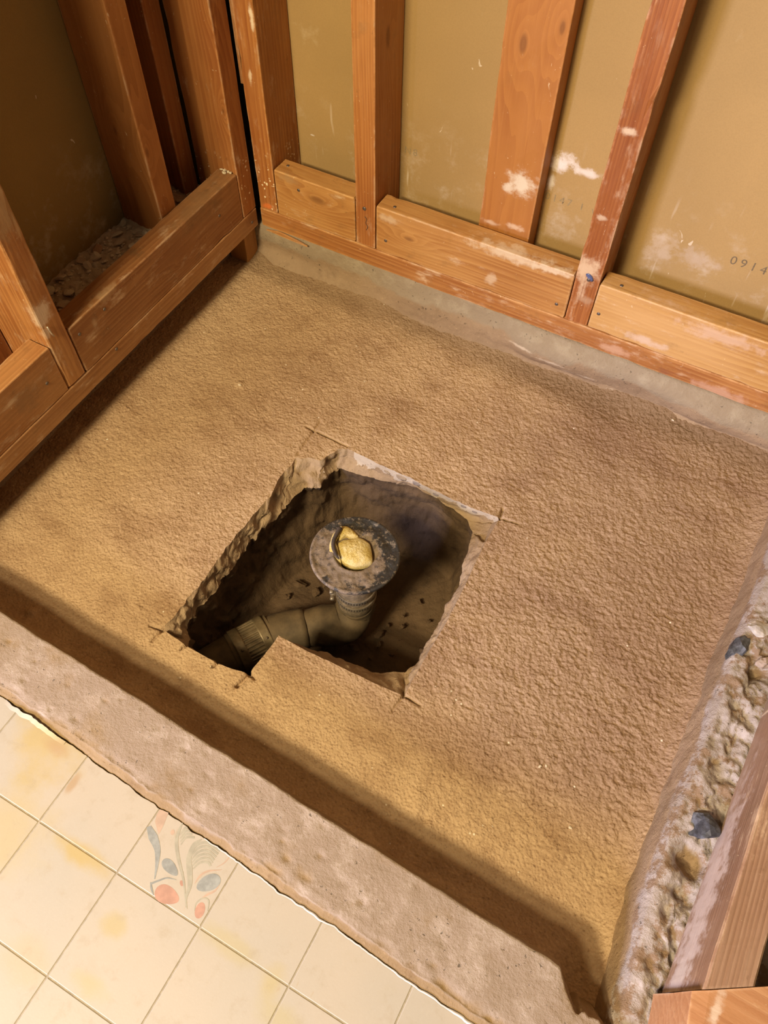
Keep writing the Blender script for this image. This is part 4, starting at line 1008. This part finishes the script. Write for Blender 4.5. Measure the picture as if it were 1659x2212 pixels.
sh = ribbed('ribbed_sleeve', .02, .98, .0335, .0008, M_sh, drain, 32, 256)
for t0, t1 in ((.0, .26), (.72, .99)):
    b_ = ribbed('steel_band', t0, t1, .0347, 0, M_sh, drain)
    b_.data.polygons.foreach_set('use_smooth', [len(p_.vertices) == 4 for p_ in b_.data.polygons])
    d = ax_/Lc; up = np.array((0, 0, 1.0)); up -= d*np.dot(up, d); up /= np.linalg.norm(up); sd = np.cross(d, up)
    ce = cpl((t0+t1)/2); dirn = up*.86+sd*(.5 if np.dot(sd, (0, -1, 0)) > 0 else -.5); pr_ = ce+dirn*.0352
    tube('rivet', [pr_, pr_+dirn*.0012, pr_+dirn*.0020], [.0022, .0020, .0008], plain('rivet_dark', (.12, .09, .06), .5, .3), b_, n=12)

# yellow cloth stuffed in the drain mouth
def cloth_mat():
    t = NT('yellow_terry'); v = t.vor(900); n1 = t.noise(60, 4)
    col = t.mix(t.rng(v.outputs['Distance'], .1, .6), (.74, .60, .23), (.58, .43, .12)); col = t.mix(t.rng(n1, .42, .62, 0, .6), col, (.76, .66, .36))
    fz = t.noise(650, 3, rough=.8); col = t.mix(t.rng(fz, .5, .68, 0, .5), col, (.86, .76, .46)); col = t.mix(t.rng(fz, .46, .34, 0, .7), col, (.38, .25, .06))
    return t.out(col, 1.0, t.bump(fz, .9, .0016), spec=.0)
M_y = cloth_mat()
rag_ = empty('yellow_cloth', (float(fc[0]), float(fc[1]), -.046)); RL = np.array(rag_.location)
tag(rag_, 'yellow terry cloth with a dark band stuffed in the drain mouth', 'cloth')
def dome(name, px, h, zb, seed, parent, m, amp=.0007):
    """soft cushion of cloth over an outline measured on the drain close-up"""
    A = [at(640+a/6.38, 1080+b/6.38, 2, -.036) for a, b in px]; A = smooth_path(A+[A[0]], 6)[:-1]; A = np.array(A)[:, :2]; c = A.mean(0); n = len(A); rings = 26
    P = np.zeros((n, rings, 3))
    for k_ in range(rings):
        t = k_/(rings-1); s = 1-t**1.0
        xy = c+(A-c)*s; hh = h*(1-s**2.6)**.6
        x, y = xy[:, 0], xy[:, 1]
        P[:, k_, 0] = x; P[:, k_, 1] = y; P[:, k_, 2] = zb+hh+amp*(fbm(x*420, y*420, 0, 2, seed)+.9*fbm(x*90, y*90, 0, 2, seed+1))*min(1, k_/3)
    P[:, 0, 2] -= .006
    P -= RL
    return grid_mesh(name, P, m, parent, wrap=True)
dome('cloth_bulge', [(560,580),(650,540),(760,530),(870,505),(980,560),(1030,620),(1055,770),(1050,850),(980,885),(880,915),(790,925),(690,895),(610,830),(570,740),(545,650)], .011, -.040, 120, rag_, M_y)
dome('cloth_fold', [(600,350),(690,350),(760,385),(830,450),(865,500),(800,520),(740,520),(690,515),(640,540),(580,570),(560,520),(590,430)], .0085, -.040, 130, rag_, M_y)
dome('cloth_fold', [(590,370),(560,400),(500,460),(455,580),(435,680),(450,760),(520,820),(600,870),(620,850),(560,760),(530,650),(550,540),(620,450),(650,390)], .010, -.040, 140, rag_, M_y)
q_ = [at(640+a/6.38, 1080+b/6.38, 2, -.0285) for a, b in [(605,385),(555,470),(515,560),(510,640),(530,710),(560,780),(592,815)]]
pth = smooth_path([p_-RL for p_ in q_], 6)
P = tube_path(pth, [.0028]*len(pth), 10); 
st_ = tube('dark_band', pth, list(np.interp(np.linspace(0, 1, len(pth)), [0, .3, .7, 1], [.0034, .0030, .0028, .0010])), plain('dark_cloth_band', (.055, .04, .03), .9), rag_, n=12)
